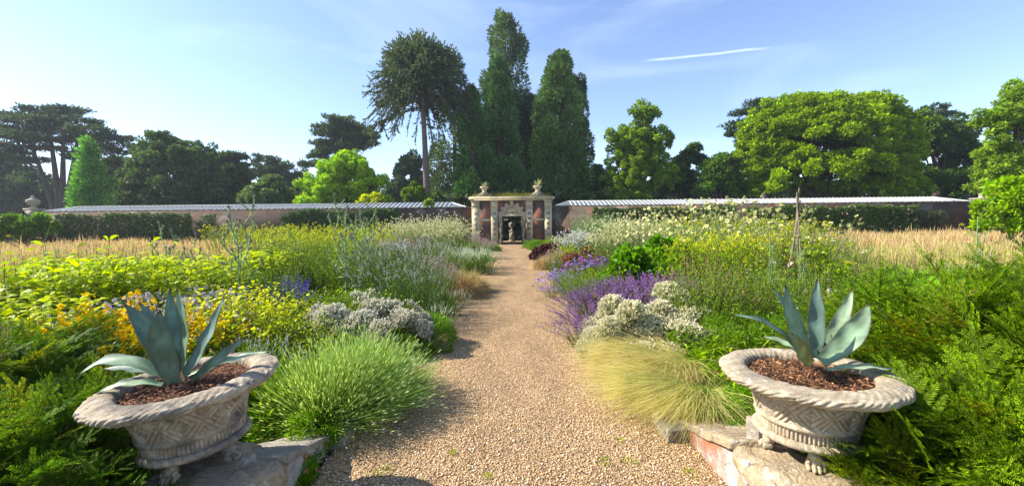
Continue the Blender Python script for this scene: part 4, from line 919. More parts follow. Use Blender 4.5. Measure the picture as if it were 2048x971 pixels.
# feather grass swept to the left
def b_stipa(t,rs):
    mb=MB(); n=7500; a=rs.rand(n)*6.28; d=np.sqrt(rs.rand(n)); P=np.stack([np.cos(a)*d*.15,np.sin(a)*d*.15,0*a],-1)
    tf=rs.randint(22,size=n); az=(rs.randn(22)*.62)[tf]+rs.randn(n)*.16; te=(.45+.8*rs.rand(22))[tf]; az2=np.where(rs.rand(n)<.12,rs.rand(n)*6.28,az); out=np.stack([-np.cos(az2),-np.sin(az2)*.9,0*a],-1)
    e=(.35+.65*rs.rand(n))*te; D=UP*e[:,None]*1.0+out*.55+rs.randn(n,3)*.08; L=(.5+.5*rs.rand(n))*(.8+.35*rs.rand(22))[tf]
    g=mixc(rs,(.13,.26,.025),(.38,.46,.05),n,.15); tip=mixc(rs,(.70,.56,.20),(.86,.72,.36),n,.08); gt=(rs.rand(22)**2)[tf][:,None]*.5; tip=tip*(1-gt)+np.array([.36,.44,.07])*gt
    ribbons(mb,P,D,np.cross(D,rdir(rs,n)),L,.0026,g,tip,prof=(.8,1,1,.9,.9,1,1.1,.9,.2),droop=.62*e+.22*rs.rand(n),curl=out*(.35+.25*rs.rand(n,1)))
    obj('blades',mb,M_STRAW,t)
proto('stipa','feather grass',b_stipa)

# ---------------------------------------------------------------- planting
ORD=['','second ','third ','fourth ','fifth ','sixth ','seventh ','eighth ','ninth ','tenth ','eleventh ','twelfth ','thirteenth ','fourteenth ']
def plant(key, spots, label, group=None):
    """spots (px, Y, height scale, optional rz); labels count from the left when there are several"""
    sp=sorted(spots,key=lambda s:s[0]); n=len(sp); rs=np.random.RandomState(sum(map(ord,label))%9999)
    for i,s in enumerate(sp):
        px,Y,h=s[:3]; rz=s[3] if len(s)>3 else rs.rand()*6.28
        if n==1: lab=label
        elif i==0: lab=label+', leftmost'
        elif i==n-1: lab=label+', rightmost'
        else: lab=label+', %sfrom left'%(ORD[i] if i<len(ORD) else 'further ')
        put(key,(X_(px,Y),Y,0),rz,h,lab,(group or label) if n>1 else None)
def row(rs, px0, px1, Y0, Y1, h0, h1, n): 
    return [(px0+(px1-px0)*(i+.5)/n+rs.uniform(-.3,.3)*(px1-px0)/n, rs.uniform(Y0,Y1), rs.uniform(h0,h1)) for i in range(n)]
rr=np.random.RandomState(21)
# --- left border
plant('lavender',[(640,3.45,.86,0),(705,3.75,.92,.2)],'green lavender mound leaning over the path beside the left stone slab')
plant('herb',[(575,2.95,.75),(515,3.15,.8),(610,3.5,.8),(540,2.62,.55)],'low green herb with small red flowers behind left urn')
plant('hebeL',[(700,5.5,1.10),(775,5.4,.95)],'dark hebe dome crusted with greyish white flowers left of the path')
plant('phlox',row(rr,560,800,5.6,6.3,.88,1.0,5),'bright green phlox clump behind the grey-white hebe')
plant('herb2',[(838,5.6,1.05),(800,5.2,.8)],'light green mound at the path edge behind the grey-white hebe')
plant('phlox',row(rr,460,640,4.3,4.9,.8,.95,4),'bright green leafy clump between the urn and the white hebe')
plant('golden',[(425,4.9,.95),(470,4.7,1.0),(505,5.1,1.0)],'golden yellow leaved shrub behind the left agave')
plant('loosestrife',[(155,3.9,1.08),(222,3.7,1.08),(250,4.1,1.1),(325,3.9,1.0),(385,4.3,.88)],'yellow-flowered loosestrife behind the left agave')
plant('astrantia',[(280,5.2,1.12),(325,5.0,1.12),(380,5.3,1.12),(350,4.6,1.0),(410,4.7,.9),(200,4.9,1.05)],'greyish white astrantia flowering behind the yellow loosestrife')
plant('big',row(rr,-60,300,4.9,5.8,1.08,1.22,8),'tall lime green big-leaved perennial at the far left')
plant('big',row(rr,120,470,6.4,7.6,1.0,1.12,8),'lime green leafy perennial behind the astrantia')
plant('big',row(rr,-60,140,3.6,4.5,.85,.95,3),'leafy green perennial behind the left yew')
plant('fine',row(rr,380,560,6.4,8.0,.9,1.05,6),'fine-leaved green clump behind the golden shrub')
plant('bluespike',[(545,6.6,.86),(572,6.8,.92),(592,6.6,.86)],'violet-blue veronica spikes in the left border')
plant('herb2',row(rr,620,760,6.8,7.3,1.0,1.3,3),'shaded green clump beside the blue veronica')
plant('fine',row(rr,480,760,8.4,10.4,1.22,1.36,10),'bright feathery amsonia clump mid left border')
plant('yel',row(rr,500,760,11.2,13.5,1.35,1.5,9),'yellow-green clump behind the feathery amsonia')
plant('aster',[(770,6.9,.98),(825,6.7,.95),(858,7.3,.88),(800,8.0,1.02),(745,8.2,1.02),(870,8.5,.85)],'bushy dark green plant with pale lilac flowers near path')
plant('lilacspike',row(rr,745,880,9.0,11.0,1.25,1.4,5),'pale lilac spiked perennial behind the dark bushy plants')
plant('palespike',[(868,6.2,.65),(896,7.5,.7)],'low pale plant at the foot of the bushy green plants')
plant('carex',[(918,9.5,1.45),(895,9.9,1.5),(945,10.2,1.3)],'tawny brown sedge arching over the left path edge')
plant('pinkmass',[(885,9.4,.72),(868,10.2,.85)],'pink-flowered plant behind the brown sedge left of path')
plant('palespike',row(rr,900,975,12.6,15.5,1.15,1.3,7),'pale green veronica spikes left of the path')
plant('pinkmass',row(rr,720,850,13.5,16.5,1.0,1.1,5),'dusky pink perennial far down the left border')
plant('whitemass',[(785,13.2,1.15)],'white-flowered plant among dusky pink perennials')
plant('cephmass',row(rr,780,925,15.5,21,1.08,1.22,11),'pale yellow giant scabious massed on left')
plant('heuchera',[(925,18,1.5),(945,19.5,1.5),(905,17.2,1.4)],'dark red-brown heuchera far down the left border')
plant('pinkmass',[(950,24,1.0),(968,25,.75),(975,22,.7),(985,26,.6)],'pink-mauve perennial near the left side of the gateway')
plant('lilacspike',row(rr,925,985,24,31,.75,1.0,6),'grey-lilac perennial at the far end of the left border')
plant('herb2',row(rr,955,993,18,30,.9,1.1,6),'low green plant edging the far left path')
plant('rose',[(480,9.6,.95),(505,10.5,1.05),(545,10.0,1.05)],'red-tinged rose shrub in front of the left wall')
plant('redflower',[(455,9.0,1.1)],'low red-flowered plant beside the rose shrubs')
plant('yel',row(rr,440,760,15,26,1.5,1.75,14),'yellow-green perennial at the back of left border')
plant('thistle',[(470,6.6,.98,.6),(338,7.6,.80,2.2),(370,7.2,.70,1.0)],'silver branching thistle standing above the left border')
plant('thistle',[(690,8.2,1.02,4.0),(728,8.8,1.0,.4),(712,8.0,.8,5.2)],'silver thistle above the feathery amsonia')
plant('fennel',[(88,6.2,.86),(40,6.6,.76)],'tall fennel stem against the left wall')
plant('herb2',row(rr,430,560,3.3,4.2,.8,1.1,5),'leafy green plant just behind the left urn')
plant('lilacspike',[(505,3.75,.62),(540,3.9,.62),(470,3.9,.62)],'grey-lilac woolly spikes behind the left urn')
plant('redspike',row(rr,-30,440,8.2,10.5,1.15,1.4,9),'seeding spikes standing before the left golden meadow')
plant('fennel',[(170,7.4,.72),(250,7.8,.66),(405,8.2,.72)],'young fennel in front of the left meadow')
plant('fine',row(rr,-20,420,8.6,11,.9,1.15,7),'loose green clump at the edge of the left meadow')
# --- right border
plant('stipa',[(1405,3.70,.86,.12),(1365,4.4,.95,-.12),(1425,4.2,.8,-.5),(1290,4.55,.55,.3)],'golden feather grass swept left over the path edge')
plant('hebeR',[(1250,5.4,.95),(1325,5.5,1.12),(1290,5.0,.95),(1232,5.0,.72),(1345,5.1,.9)],'cream-white flowered hebe dome right of the path')
plant('catmint',[(1162,5.5,.60),(1190,5.9,.72),(1200,6.3,.90),(1245,6.6,1.12),(1290,6.7,1.2),(1325,6.9,1.2)],'purple catmint spilling beside the cream-white hebe')
plant('aster',[],'x') if False else None
plant('fine',[(1150,8.2,.75),(1180,7.7,.80),(1205,8.6,.82),(1138,9.2,.65),(1225,7.6,.8)],'upright green clump right of path behind purple catmint')
plant('redflower',[(1195,7.0,.8),(1235,7.2,.9)],'orange-red flowers at the back of the purple catmint')
plant('campanula',[(1110,9.9,.82),(1128,10.6,.9),(1100,9.3,.5)],'violet campanula edging the right of the path')
plant('campanula',[(1168,12.0,1.15),(1192,12.4,1.2)],'violet campanula in front of the red flowers')
plant('redflower',[(1163,13.2,1.6),(1185,13.4,1.65)],'crimson red flowered clump in the right border')
plant('carex',[(1082,15.3,1.15),(1098,15.8,1.2),(1112,16.4,1.2)],'tan arching sedge at the right path edge')
plant('heuchera',[(1092,19.5,1.7),(1108,20.2,1.8),(1120,20.5,1.7)],'dark maroon heuchera mound down the right border')
plant('yel',[(1118,14.0,.75),(1135,14.5,.8),(1128,16.5,.8)],'small lime-yellow plant among the right border flowers')
plant('pinkmass',[(1110,13.6,.75)],'magenta spiked plant beside the tan sedge')
plant('herb2',row(rr,1060,1105,22,30,1.1,1.5,6),'bright green low plant near the right of gateway')
plant('yel',row(rr,1090,1150,23,28,.8,.9,4),'lime plant at the far end of right border')
plant('whitemass',row(rr,1138,1185,17,20,1.25,1.45,4),'white-flowered perennial down the right border')
plant('grey',row(rr,1160,1245,18,22,1.15,1.25,6),'tall grey-green plume poppy in front of wall')
plant('lilacspike',row(rr,1180,1290,13.5,16.5,1.25,1.4,7),'pale mauve spikes right of the crimson flowers')
plant('cephmass',row(rr,1210,1350,11.5,15,.98,1.1,8),'creamy flowered scabious behind the broad-leaved shrub')
plant('broad',[(1265,8.6,.95),(1315,8.8,1.08),(1350,8.3,.98),(1238,8.2,.72)],'bright broad-leaved green shrub behind the purple catmint')
plant('cephalaria',[(1290,11.0,1.0),(1345,10.5,1.02),(1390,9.5,1.05),(1430,9.2,1.08),(1465,8.8,1.08),(1500,8.2,1.0),(1550,7.4,.98),(1640,6.6,.85)],'giant scabious with pale yellow flower heads on tall stems')
plant('yel',row(rr,1370,1620,6.6,9.0,1.15,1.35,11),'yellow-green flowering mass mid right border')
plant('fine',row(rr,1390,1620,5.2,6.4,.88,1.1,7),'feathery light green clump right of the hebe')
plant('redspike',[(1385,5.6,1.1),(1410,5.9,1.15),(1440,5.4,1.0)],'red-brown spiked persicaria between hebe and fennel')
plant('herb2',[(1420,4.7,1.2),(1465,4.9,1.25),(1510,5.0,1.3),(1560,4.6,1.3)],'fresh green clump behind the right urn')
plant('herb',[(1440,4.2,.95),(1480,3.9,.95),(1530,3.7,1.0),(1470,3.35,.8)],'green herb with coral flowers left of the right agave')
plant('heuchera',[(1575,4.3,.9)],'dark purple-leaved heuchera behind the right agave').__class__
plant('herb2',[(1475,3.05,.55),(1510,2.85,.5),(1560,2.95,.6)],'low weedy herb between the feather grass and right urn')
plant('fennel',[(1955,5.2,.95),(1540,6.0,.85),(1600,5.4,.8)],'pale fennel rising above the right border')
plant('rose',[(1605,6.2,1.2),(1650,5.6,1.0),(1570,6.9,1.2)],'rose bush with pale pink blooms by the rustic poles')
plant('fine',row(rr,1600,1800,4.4,5.6,.95,1.1,7),'tangled green foliage behind the right agave')
plant('fine',row(rr,1780,2080,4.2,5.4,.9,1.05,7),'light green foliage behind the right yew')
plant('astrantia',[(1675,5.2,1.05)],'pale flowers below the pink roses')
plant('redspike',row(rr,1740,1900,6.2,7.4,1.0,1.15,4),'dark seed spikes in front of golden meadow')
# --- yew either side
plant('yewdark',[(-140,2.62,.95,.3),(-70,1.95,.76,2.0),(-20,1.75,.58,4.1),(30,3.1,.84,5.0),(85,2.5,.68,1.2),(310,3.1,.62,2.6)],'feathery dark green yew around the left urn')
plant('yew',[(2000,2.72,1.18,.9),(1850,3.15,1.12,3.3),(2040,1.95,.84,5.2),(1905,2.12,.74,2.4),(1760,2.95,.82,4.4),(2150,3.3,1.28,1.4)],'feathery bright green yew beside the right urn')
plant('yel',row(rr,1330,1640,12,24,1.5,1.75,14),'yellow-green perennial at the back of right border')
plant('white' 'mass',row(rr,1250,1420,17,24,1.3,1.5,3),'tall creamy perennial before the dark right climber')
plant('fine',row(rr,1560,1700,8,11,1.2,1.35,6),'green feathery clump behind the rustic poles')
plant('aster',row(rr,760,900,11,16,1.1,1.25,6),'grey-green clump mid left border')
plant('big',row(rr,430,560,7.8,9.4,1.0,1.15,5),'leafy plant in front of the feathery amsonia')
# small weed on the gravel
wd=thing('weed','small green weed in the gravel by the left wall','weed',tuple(G(683,880))); b=MB(); rs=np.random.RandomState(3); n=9; a=rs.rand(n)*6.28
ribbons(b,np.zeros((n,3)),np.stack([np.cos(a),np.sin(a),.6+.5*rs.rand(n)],-1),UP+rs.randn(n,3)*.2,.07,.03,(.10,.24,.03),(.2,.36,.05),prof=(.3,1,.8,.05),droop=.5); obj('leaves',b,M_LEAF,wd)
for i,(px,py,sz) in enumerate(((765,942,.035),(975,952,.02),(1210,922,.03),(1258,926,.04),(700,800,.03),(1240,880,.02),(905,905,.015),(1380,948,.03))):
    b=MB(); n=50; a=rs.rand(n)*6.28; rr_=sz*1.6*np.sqrt(rs.rand(n)); ribbons(b,np.stack([rr_*np.cos(a),rr_*np.sin(a),0*a],-1),np.stack([np.cos(a),np.sin(a),.8+rs.rand(n)],-1),UP+rs.randn(n,3)*.3,.012+sz*.5*rs.rand(n),.005,mixc(rs,(.16,.26,.03),(.34,.40,.06),n),prof=(.5,1,.05))
    o=obj('moss_tuft',b,M_LEAF); o.location=tuple(G(px,py,.015)); tag(o,'tiny %s grass tuft in the gravel, %s'%(('yellow-green','green')[i%2],('left of the middle near the camera','near the camera in the path middle','right side in front of feather grass','right of path before the loose slab','left side beside the lavender','right of path under the feather grass','middle left, smallest of them','near the right wall')[i]),'grass tuft','grass tufts in the gravel')
rs=np.random.RandomState(8); b=MB(); n=420; P=np.stack([rs.uniform(-1.2,1.2,n),2.4+rs.rand(n)**1.5*9,np.full(n,.02)],-1); P[:,0]=np.sign(P[:,0])*np.abs(P[:,0]/1.2)**.6*1.2; a=rs.rand(n)*6.28
ribbons(b,P,np.stack([np.cos(a),np.sin(a),.15*rs.randn(n)],-1),UP+rs.randn(n,3)*.3,.015+.03*rs.rand(n)**2,.004+.008*rs.rand(n),mixc(rs,(.12,.07,.03),(.42,.28,.12),n,.3),prof=(.3,1,.1)); o=obj('fallen_leaves',b,M_MULCH); o['kind']='stuff'; tag(o,'dry leaf litter and twigs scattered on the gravel path','leaf litter')
# rustic poles
tp=thing('rustic_tripod','tall rustic wooden poles supporting the pink roses','plant support',(X_(1592,6.4),6.4,0))
for i,(dx,dy) in enumerate(((-.14,.02),(.02,-.12),(.10,.1),(.0,.15))):
    b=MB(); pts=bez((dx*1.6,dy*1.6,0),(dx*.6+.03,dy*.7,1.0),(-dx*.25+.02,-dy*.2,1.93+.06*i),9); tube(b,pts,np.linspace(.016,.010,9),6,(1,1,1)); obj('pole',b,M_WOOD,tp)
# dense low cover filling the borders
def cover(nm, label, x0, x1, y0, y1, n, h, c0, c1, L, W, s, near=1.5):
    rs=np.random.RandomState(s); mb=MB(); yy=y0+(y1-y0)*rs.rand(n)**near; xx=rs.uniform(x0,x1,n)
    a=rs.rand(n)*6.28; D=np.stack([np.cos(a),np.sin(a),.5+1.2*rs.rand(n)],-1); P=np.stack([xx,yy,rs.rand(n)*h],-1)
    ribbons(mb,P,D,UP+rs.randn(n,3)*.4,L*(.6+.8*rs.rand(n)),W*(.6+.8*rs.rand(n)),mixc(rs,c0,c1,n,.15),prof=(.3,1,.06),droop=.3)
    o=obj(nm,mb,M_LEAF); o['kind']='stuff'; tag(o,label,'ground cover')
cover('ground_cover','low green leaves filling the gaps of the left border',-7.5,-1.75,3.,34,70000,.40,MID0,BRT1,.09,.022,1)
cover('ground_cover','low green leaves filling the gaps of the right border',1.75,7.5,3.3,34,70000,.40,MID0,BRT1,.09,.022,2)
def cover2(side,s):
    rs=np.random.RandomState(s); mb=MB(); n=16000; yy=5+29*rs.rand(n)**1.4; xx=side*(1.22+.5*rs.rand(n)+.1*np.sin(yy*2.3+s))
    a=rs.rand(n)*6.28; D=np.stack([np.cos(a)-side*.4,np.sin(a),.5+1.2*rs.rand(n)],-1); P=np.stack([xx,yy,.02+rs.rand(n)*.22*np.clip((np.abs(xx)-1.15)/.4,.1,1)],-1)
    ribbons(mb,P,D,UP+rs.randn(n,3)*.4,.07*(.6+.8*rs.rand(n)),.016,mixc(rs,MID0,BRT1,n,.2),prof=(.3,1,.06),droop=.3)
    o=obj('edging_plants',mb,M_LEAF); o['kind']='stuff'; tag(o,'low edging foliage spilling onto the %s side of the gravel path'%('left' if side<0 else 'right'),'edging plants')
cover2(-1,5); cover2(1,6)
# golden meadow
def meadow(side, s):
    rs=np.random.RandomState(s); mb=MB(); n=90000; yy=7.5+26.5*rs.rand(n)**1.25; xx=side*(8.2+np.clip(yy*1.25-8.2,1,33)*rs.rand(n))
    c=np.array([noise.noise(Vector((x*.25,y*.25,s))) for x,y in zip(xx[::30],yy[::30])]); 
    P=np.stack([xx,yy,0*xx],-1); D=UP+rs.randn(n,3)*.18; H=(.6+.4*rs.rand(n))*(.95+.1*np.sin(xx*.7+yy*.5))
    w_=.004+.0006*yy; nv=np.array([noise.noise(Vector((x*.45,y*.45,s)))+.5*noise.noise(Vector((x*1.3,y*1.3,s+5))) for x,y in zip(xx,yy)])[:,None]
    gr=(rs.rand(n,1)+nv*.9)<(.85 if side>0 else .62)*np.clip(1.7-yy/12,.12,1)[:,None]; H=H*(.95+.5*nv[:,0]); H*=np.where(rs.rand(n)<.03,1.35,1)
    pk=(rs.rand(n,1)-nv)<.35
    cb=np.where(gr,mixc(rs,(.16,.24,.03),(.32,.38,.06),n,.2),mixc(rs,(.34,.26,.10),(.50,.40,.18),n,.2)); ct=np.where(gr,mixc(rs,(.34,.38,.08),(.52,.50,.16),n),np.where(pk,mixc(rs,(.52,.35,.16),(.66,.48,.24),n),mixc(rs,(.58,.46,.20),(.74,.62,.34),n,.15)))
    ribbons(mb,P,D,np.cross(D,rdir(rs,n)),H,w_,cb,ct,prof=(.7,.8,.7,1.5,.1),droop=.18*rs.rand(n))
    o=obj('meadow_grass',mb,M_STRAW); o['kind']='stuff'; tag(o,'golden dry meadow grass in front of the %s wall'%('left' if side<0 else 'right'),'meadow grass')
meadow(-1,3); meadow(1,4)
# ================================================================= climbers on the wall
def climber(label, px0, px1, ztop, seed, c0, c1, flowers=None, edge=None, dens=1.0, L=.16):
    x0,x1=X_(px0,35.9),X_(px1,35.9); rs=np.random.RandomState(seed); n=int(abs(x1-x0)*1000*dens); x=rs.uniform(x0,x1,n); z=ztop*rs.rand(n)**.85
    nn=np.array([noise.noise(Vector((a*.5,b*.7,seed))) for a,b in zip(x,z)]); e=np.minimum((x-x0)/2.5,(x1-x)/2.5); k=(e+nn*1.2)>.0
    if edge=='slope': k&=(x-x0)>1.6-z*.9
    k&= z<ztop*(.94+.12*nn); x,z,nn=x[k],z[k],nn[k]; n=len(x)
    P=np.stack([x,35.92-.05-.30*rs.rand(n)-.22*np.clip(nn+.3,0,1),z],-1); a=rs.rand(n)*6.28
    t=thing('wall_climber',label,'climbing plant',((x0+x1)/2,35.9,0)); P=P-np.array([(x0+x1)/2,35.9,0])
    D=np.stack([np.cos(a),-.5+0*a,-.3+.8*np.sin(a)],-1); mb=MB(); c=mixc(rs,c0,c1,n,.15)*(.85+.5*np.clip(z/ztop-.6,0,1))[:,None]
    ribbons(mb,P,D,np.array([0,-1,.5])+rs.randn(n,3)*.35,L*(.6+.7*rs.rand(n)),L*.75,c,prof=(.4,1,.1)); obj('leaves',mb,M_TREE,t)
    s=MB()
    for i in range(9):
        xa=rs.uniform(x0,x1)-(x0+x1)/2; tube(s,bez((xa,-.02,0),(xa+rs.randn()*.6,-.04,1.2),(xa+rs.randn()*1.2,-.03,ztop*.85),7),np.linspace(.05,.015,7),5,(.12,.09,.06))
    obj('stems',s,M_BARK,t)
    if flowers:
        f=MB(); j=rs.choice(n,flowers); balls(f,rs,P[j]+np.array([0,-.15,0]),.09,12,(.50,.30,.34),(.64,.46,.48)); FL(t,f)
climber('broad dark ivy sheet on the far left part of the wall',112,388,3.12,1,(.025,.05,.018),(.09,.15,.04))
climber('dark ivy patch hanging over the left wall before the roses',566,800,3.2,2,(.025,.05,.018),(.08,.14,.04),edge='slope')
climber('ivy strip on the left wall near the gateway',398,440,2.9,3,(.03,.06,.02),(.07,.12,.03),dens=.5)
climber('dark hedge-like climber on the wall right of the gateway',1185,1470,3.15,4,(.02,.045,.015),(.08,.14,.035))
climber('climbing rose with dusky pink blooms on the right wall',1490,1835,3.1,5,(.03,.06,.02),(.12,.19,.05),flowers=150)
climber('thin bare climber at the right end of the wall',1800,1900,2.6,6,(.05,.06,.03),(.10,.12,.05),dens=.35)

# ================================================================= trees
def diamonds(mb, P, D, Nn, L, W, c):
    S_=np.cross(D,Nn); S_=nrm(S_); n=len(P); L=np.broadcast_to(L,(n,))[:,None]; W=np.broadcast_to(W,(n,))[:,None]; D=nrm(D)
    v=np.stack([P,P+D*L*.45+S_*W*.5,P+D*L,P+D*L*.45-S_*W*.5],1); mb.add(v.reshape(-1,3),np.arange(n*4).reshape(-1,4),None,np.repeat(c,4,0))
def crown(rs, blobs, n, nsub, L, W, c0, c1, sr=.30, inner=.15, gap=0., lean=0., shell=.72, hi=1.25, flatsub=.8, jit=.12):
    """blobs: (x,y,z,rx,ry,rz). Leaf clumps on many small lobes spread through each blob's outer volume"""
    mb=MB(); B=np.array(blobs,float); vol=(B[:,3]*B[:,5]); vol=vol/vol.sum(); cs=[];srr=[]
    for b,f in zip(B,vol):
        m=max(4,int(nsub*f)); u=rdir(rs,m); u[:,2]=np.where(u[:,2]<-.3,-u[:,2],u[:,2]); rad=shell+(1.02-shell)*rs.rand(m); c=b[:3]+u*b[3:]*rad[:,None]*.86+rs.randn(m,3)*b[3:].mean()*jit; cs.append(c); srr.append(np.full(m,sr)*b[3:].mean()*(.6+.7*rs.rand(m)))
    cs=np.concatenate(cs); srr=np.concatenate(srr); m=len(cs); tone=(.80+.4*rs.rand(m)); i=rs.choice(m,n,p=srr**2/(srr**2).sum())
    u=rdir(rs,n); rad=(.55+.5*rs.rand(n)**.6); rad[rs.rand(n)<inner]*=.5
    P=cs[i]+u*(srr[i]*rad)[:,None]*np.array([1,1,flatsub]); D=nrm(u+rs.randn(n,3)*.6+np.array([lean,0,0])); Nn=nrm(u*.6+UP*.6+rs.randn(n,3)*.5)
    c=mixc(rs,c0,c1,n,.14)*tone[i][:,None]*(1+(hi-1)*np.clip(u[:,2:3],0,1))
    diamonds(mb,P,D,Nn,L*(.6+.8*rs.rand(n)),W*(.6+.8*rs.rand(n)),c); return mb, cs
def limbs(mb, rs, base, forks, ends, r0, c=(.10,.08,.065)):
    base=np.array(base,float)
    for e in ends:
        f=forks[rs.randint(len(forks))]; f=np.array(f,float); e=np.array(e,float); tube(mb,bez(f,(f+e)/2+UP*np.linalg.norm(e-f)*.12+rs.randn(3)*.3,e,7),np.linspace(r0*.42,r0*.08,7),5,c)
def tree(name, label, px, Y, blobs, n, nsub, L, W, c0, c1, trunk_r=.4, seed=1, m=M_TREE, forkz=None, nlimb=14, cat='tree', group=None, barkc=(.10,.08,.065), **kw):
    """blobs given as (px_centre, py_centre, half width px, half height px[, dY])"""
    rs=np.random.RandomState(seed); x0=X_(px,Y); t=thing(name,label,cat,(x0,Y,0),group=group); k=Y/F; bl=[]
    for b in blobs:
        dy=b[4] if len(b)>4 else 0; p=U(b[0],b[1],Y+dy); bl.append((p.x-x0,dy,p.z,b[2]*k,b[2]*k*.8,b[3]*k))
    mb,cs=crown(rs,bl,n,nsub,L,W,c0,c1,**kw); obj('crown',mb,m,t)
    tr=MB(); top=max(bl,key=lambda b:b[2]); zt=top[2]; fz=forkz or zt*.35; pts=bez((0,0,0),(rs.randn()*.2,0,fz*.6),(top[0]*.7,top[1],zt),10); tube(tr,pts,np.linspace(trunk_r,trunk_r*.12,10),8,barkc)
    if nlimb: limbs(tr,rs,(0,0,0),[pts[2],pts[3],pts[4],pts[5]],cs[rs.choice(len(cs),min(nlimb,len(cs)),replace=False)],trunk_r,barkc)
    obj('trunk',tr,M_BARK,t); return t
LG0,LG1=(.07,.14,.02),(.19,.29,.045)
MG0,MG1=(.04,.08,.018),(.12,.18,.035)
DG0,DG1=(.022,.045,.018),(.07,.11,.038)
tree('oak','big dark round-topped oak behind the left wall',345,54,[(350,345,80,60),(325,310,42,50),(385,330,50,52),(290,370,48,45),(415,375,45,38),(350,390,110,35)],80000,420,.32,.22,DG0,(.10,.15,.05),seed=3,sr=.17,inner=.1)
tree('bushy_tree','dark tree mass at the far left edge behind the cedar',20,74,[(0,370,70,45),(60,385,60,35),(110,398,60,25),(-30,340,60,50),(30,400,90,20)],30000,160,.5,.36,DG0,DG1,seed=4)
tree('bushy_tree','dark tree between the bright conifer and the oak',235,70,[(235,365,40,45),(205,380,40,35),(262,380,30,35)],14000,60,.6,.42,DG0,(.06,.09,.03),seed=5)
tree('dark_tree','dark cedar-like tree at the right shoulder of the oak',455,60,[(455,360,38,35),(440,330,25,25),(470,385,35,30)],14000,60,.55,.32,DG0,DG1,seed=6)
tree('round_tree','small round grey-green tree above the left wall',532,45,[(532,390,46,28),(515,400,36,24),(555,398,34,25)],15000,60,.3,.2,(.06,.10,.045),(.13,.19,.08),trunk_r=.2,seed=7)
tree('small_bush','lime bush tucked behind the round grey-green tree',578,47,[(576,398,16,20)],2500,20,.3,.2,LG0,(.25,.34,.05),trunk_r=.1,seed=8,nlimb=4)
tree('lime_tree','bright lime green spreading tree above the left wall',690,46,[(690,350,62,42),(650,375,56,32),(735,372,48,32),(700,325,36,24),(690,395,95,22)],50000,300,.27,.18,(.13,.24,.025),(.34,.46,.06),trunk_r=.3,seed=9,sr=.17,shell=.6)
tree('golden_bush','yellow bush peeking over the wall under the lime tree',745,43,[(745,400,22,10),(725,406,14,6)],2500,24,.25,.17,(.35,.40,.03),(.5,.52,.04),trunk_r=.1,seed=10,nlimb=4)
tree('spruce','dark layered conifer left of the monkey puzzle',820,70,[(820,350,28,32),(808,385,30,28),(842,380,28,30),(822,322,20,20)],13000,70,.55,.26,DG0,(.05,.08,.035),seed=11,m=M_DARK)
tree('round_tree','small round tree beside the monkey puzzle trunk',832,43,[(832,392,22,24)],4500,26,.26,.18,(.06,.12,.02),(.14,.22,.04),trunk_r=.15,seed=12,nlimb=5)
tree('poplar','airy light green tree right of the redwoods',1278,52,[(1290,240,38,40),(1265,285,55,40),(1310,290,40,42),(1280,335,66,38),(1245,365,48,32),(1318,362,50,35),(1275,310,45,60),(1260,388,60,22),(1240,320,28,24),(1325,325,30,28),(1285,215,20,20)],56000,620,.30,.2,(.07,.15,.02),(.19,.30,.04),seed=13,sr=.12,shell=.15,jit=.15,inner=.05,nlimb=40)
tree('oak','dark oak between the airy tree and the big chestnut',1372,62,[(1378,318,30,26),(1360,350,30,30),(1385,378,28,22),(1340,375,34,26)],15000,70,.5,.34,(.03,.06,.018),(.09,.14,.035),seed=14,nlimb=16,shell=.5)
tree('bushy_tree','green bushy tree left of the big chestnut',1435,50,[(1440,350,38,38),(1425,375,38,26),(1460,380,30,26)],14000,70,.38,.22,(.04,.085,.02),(.12,.19,.04),seed=15)
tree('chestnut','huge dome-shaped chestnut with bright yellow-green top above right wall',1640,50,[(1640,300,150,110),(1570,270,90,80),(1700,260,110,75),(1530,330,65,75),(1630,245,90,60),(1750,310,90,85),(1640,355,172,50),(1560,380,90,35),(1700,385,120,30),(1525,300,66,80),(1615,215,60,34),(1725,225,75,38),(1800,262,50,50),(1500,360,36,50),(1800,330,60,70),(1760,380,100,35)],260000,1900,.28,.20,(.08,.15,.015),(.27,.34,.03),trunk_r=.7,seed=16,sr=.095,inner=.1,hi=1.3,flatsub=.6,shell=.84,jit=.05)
tree('dark_tree','dark green tree between the chestnut and the right edge',1895,55,[(1890,300,60,65),(1840,290,55,75),(1930,340,50,60),(1880,370,95,40),(1940,385,60,30)],60000,330,.34,.24,(.025,.055,.015),(.09,.15,.03),seed=17,sr=.15)
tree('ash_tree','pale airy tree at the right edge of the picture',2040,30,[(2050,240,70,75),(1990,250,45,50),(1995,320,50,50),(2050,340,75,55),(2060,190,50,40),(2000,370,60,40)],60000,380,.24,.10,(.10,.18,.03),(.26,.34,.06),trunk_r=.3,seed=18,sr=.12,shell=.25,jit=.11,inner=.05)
tree('garden_shrub','bright green shrub at the right end inside the wall',2020,17,[(2030,395,45,42),(1995,420,32,26),(2050,430,50,40),(1985,455,35,20)],15000,80,.17,.09,(.10,.22,.02),(.26,.40,.05),trunk_r=.1,seed=19,cat='shrub',nlimb=8,m=M_LEAF)
tree('garden_shrub','rounded green shrub by the left corner of the wall',50,27,[(55,455,42,26),(20,465,36,24),(80,448,22,14)],9000,50,.22,.12,(.04,.09,.02),(.16,.27,.04),trunk_r=.1,seed=20,cat='shrub',nlimb=6)
tree('garden_shrub','small sprout growing over the wall under the monkey puzzle',858,36.2,[(858,412,9,12)],500,10,.2,.12,LG0,(.25,.36,.05),trunk_r=.04,seed=21,cat='shrub',nlimb=3)
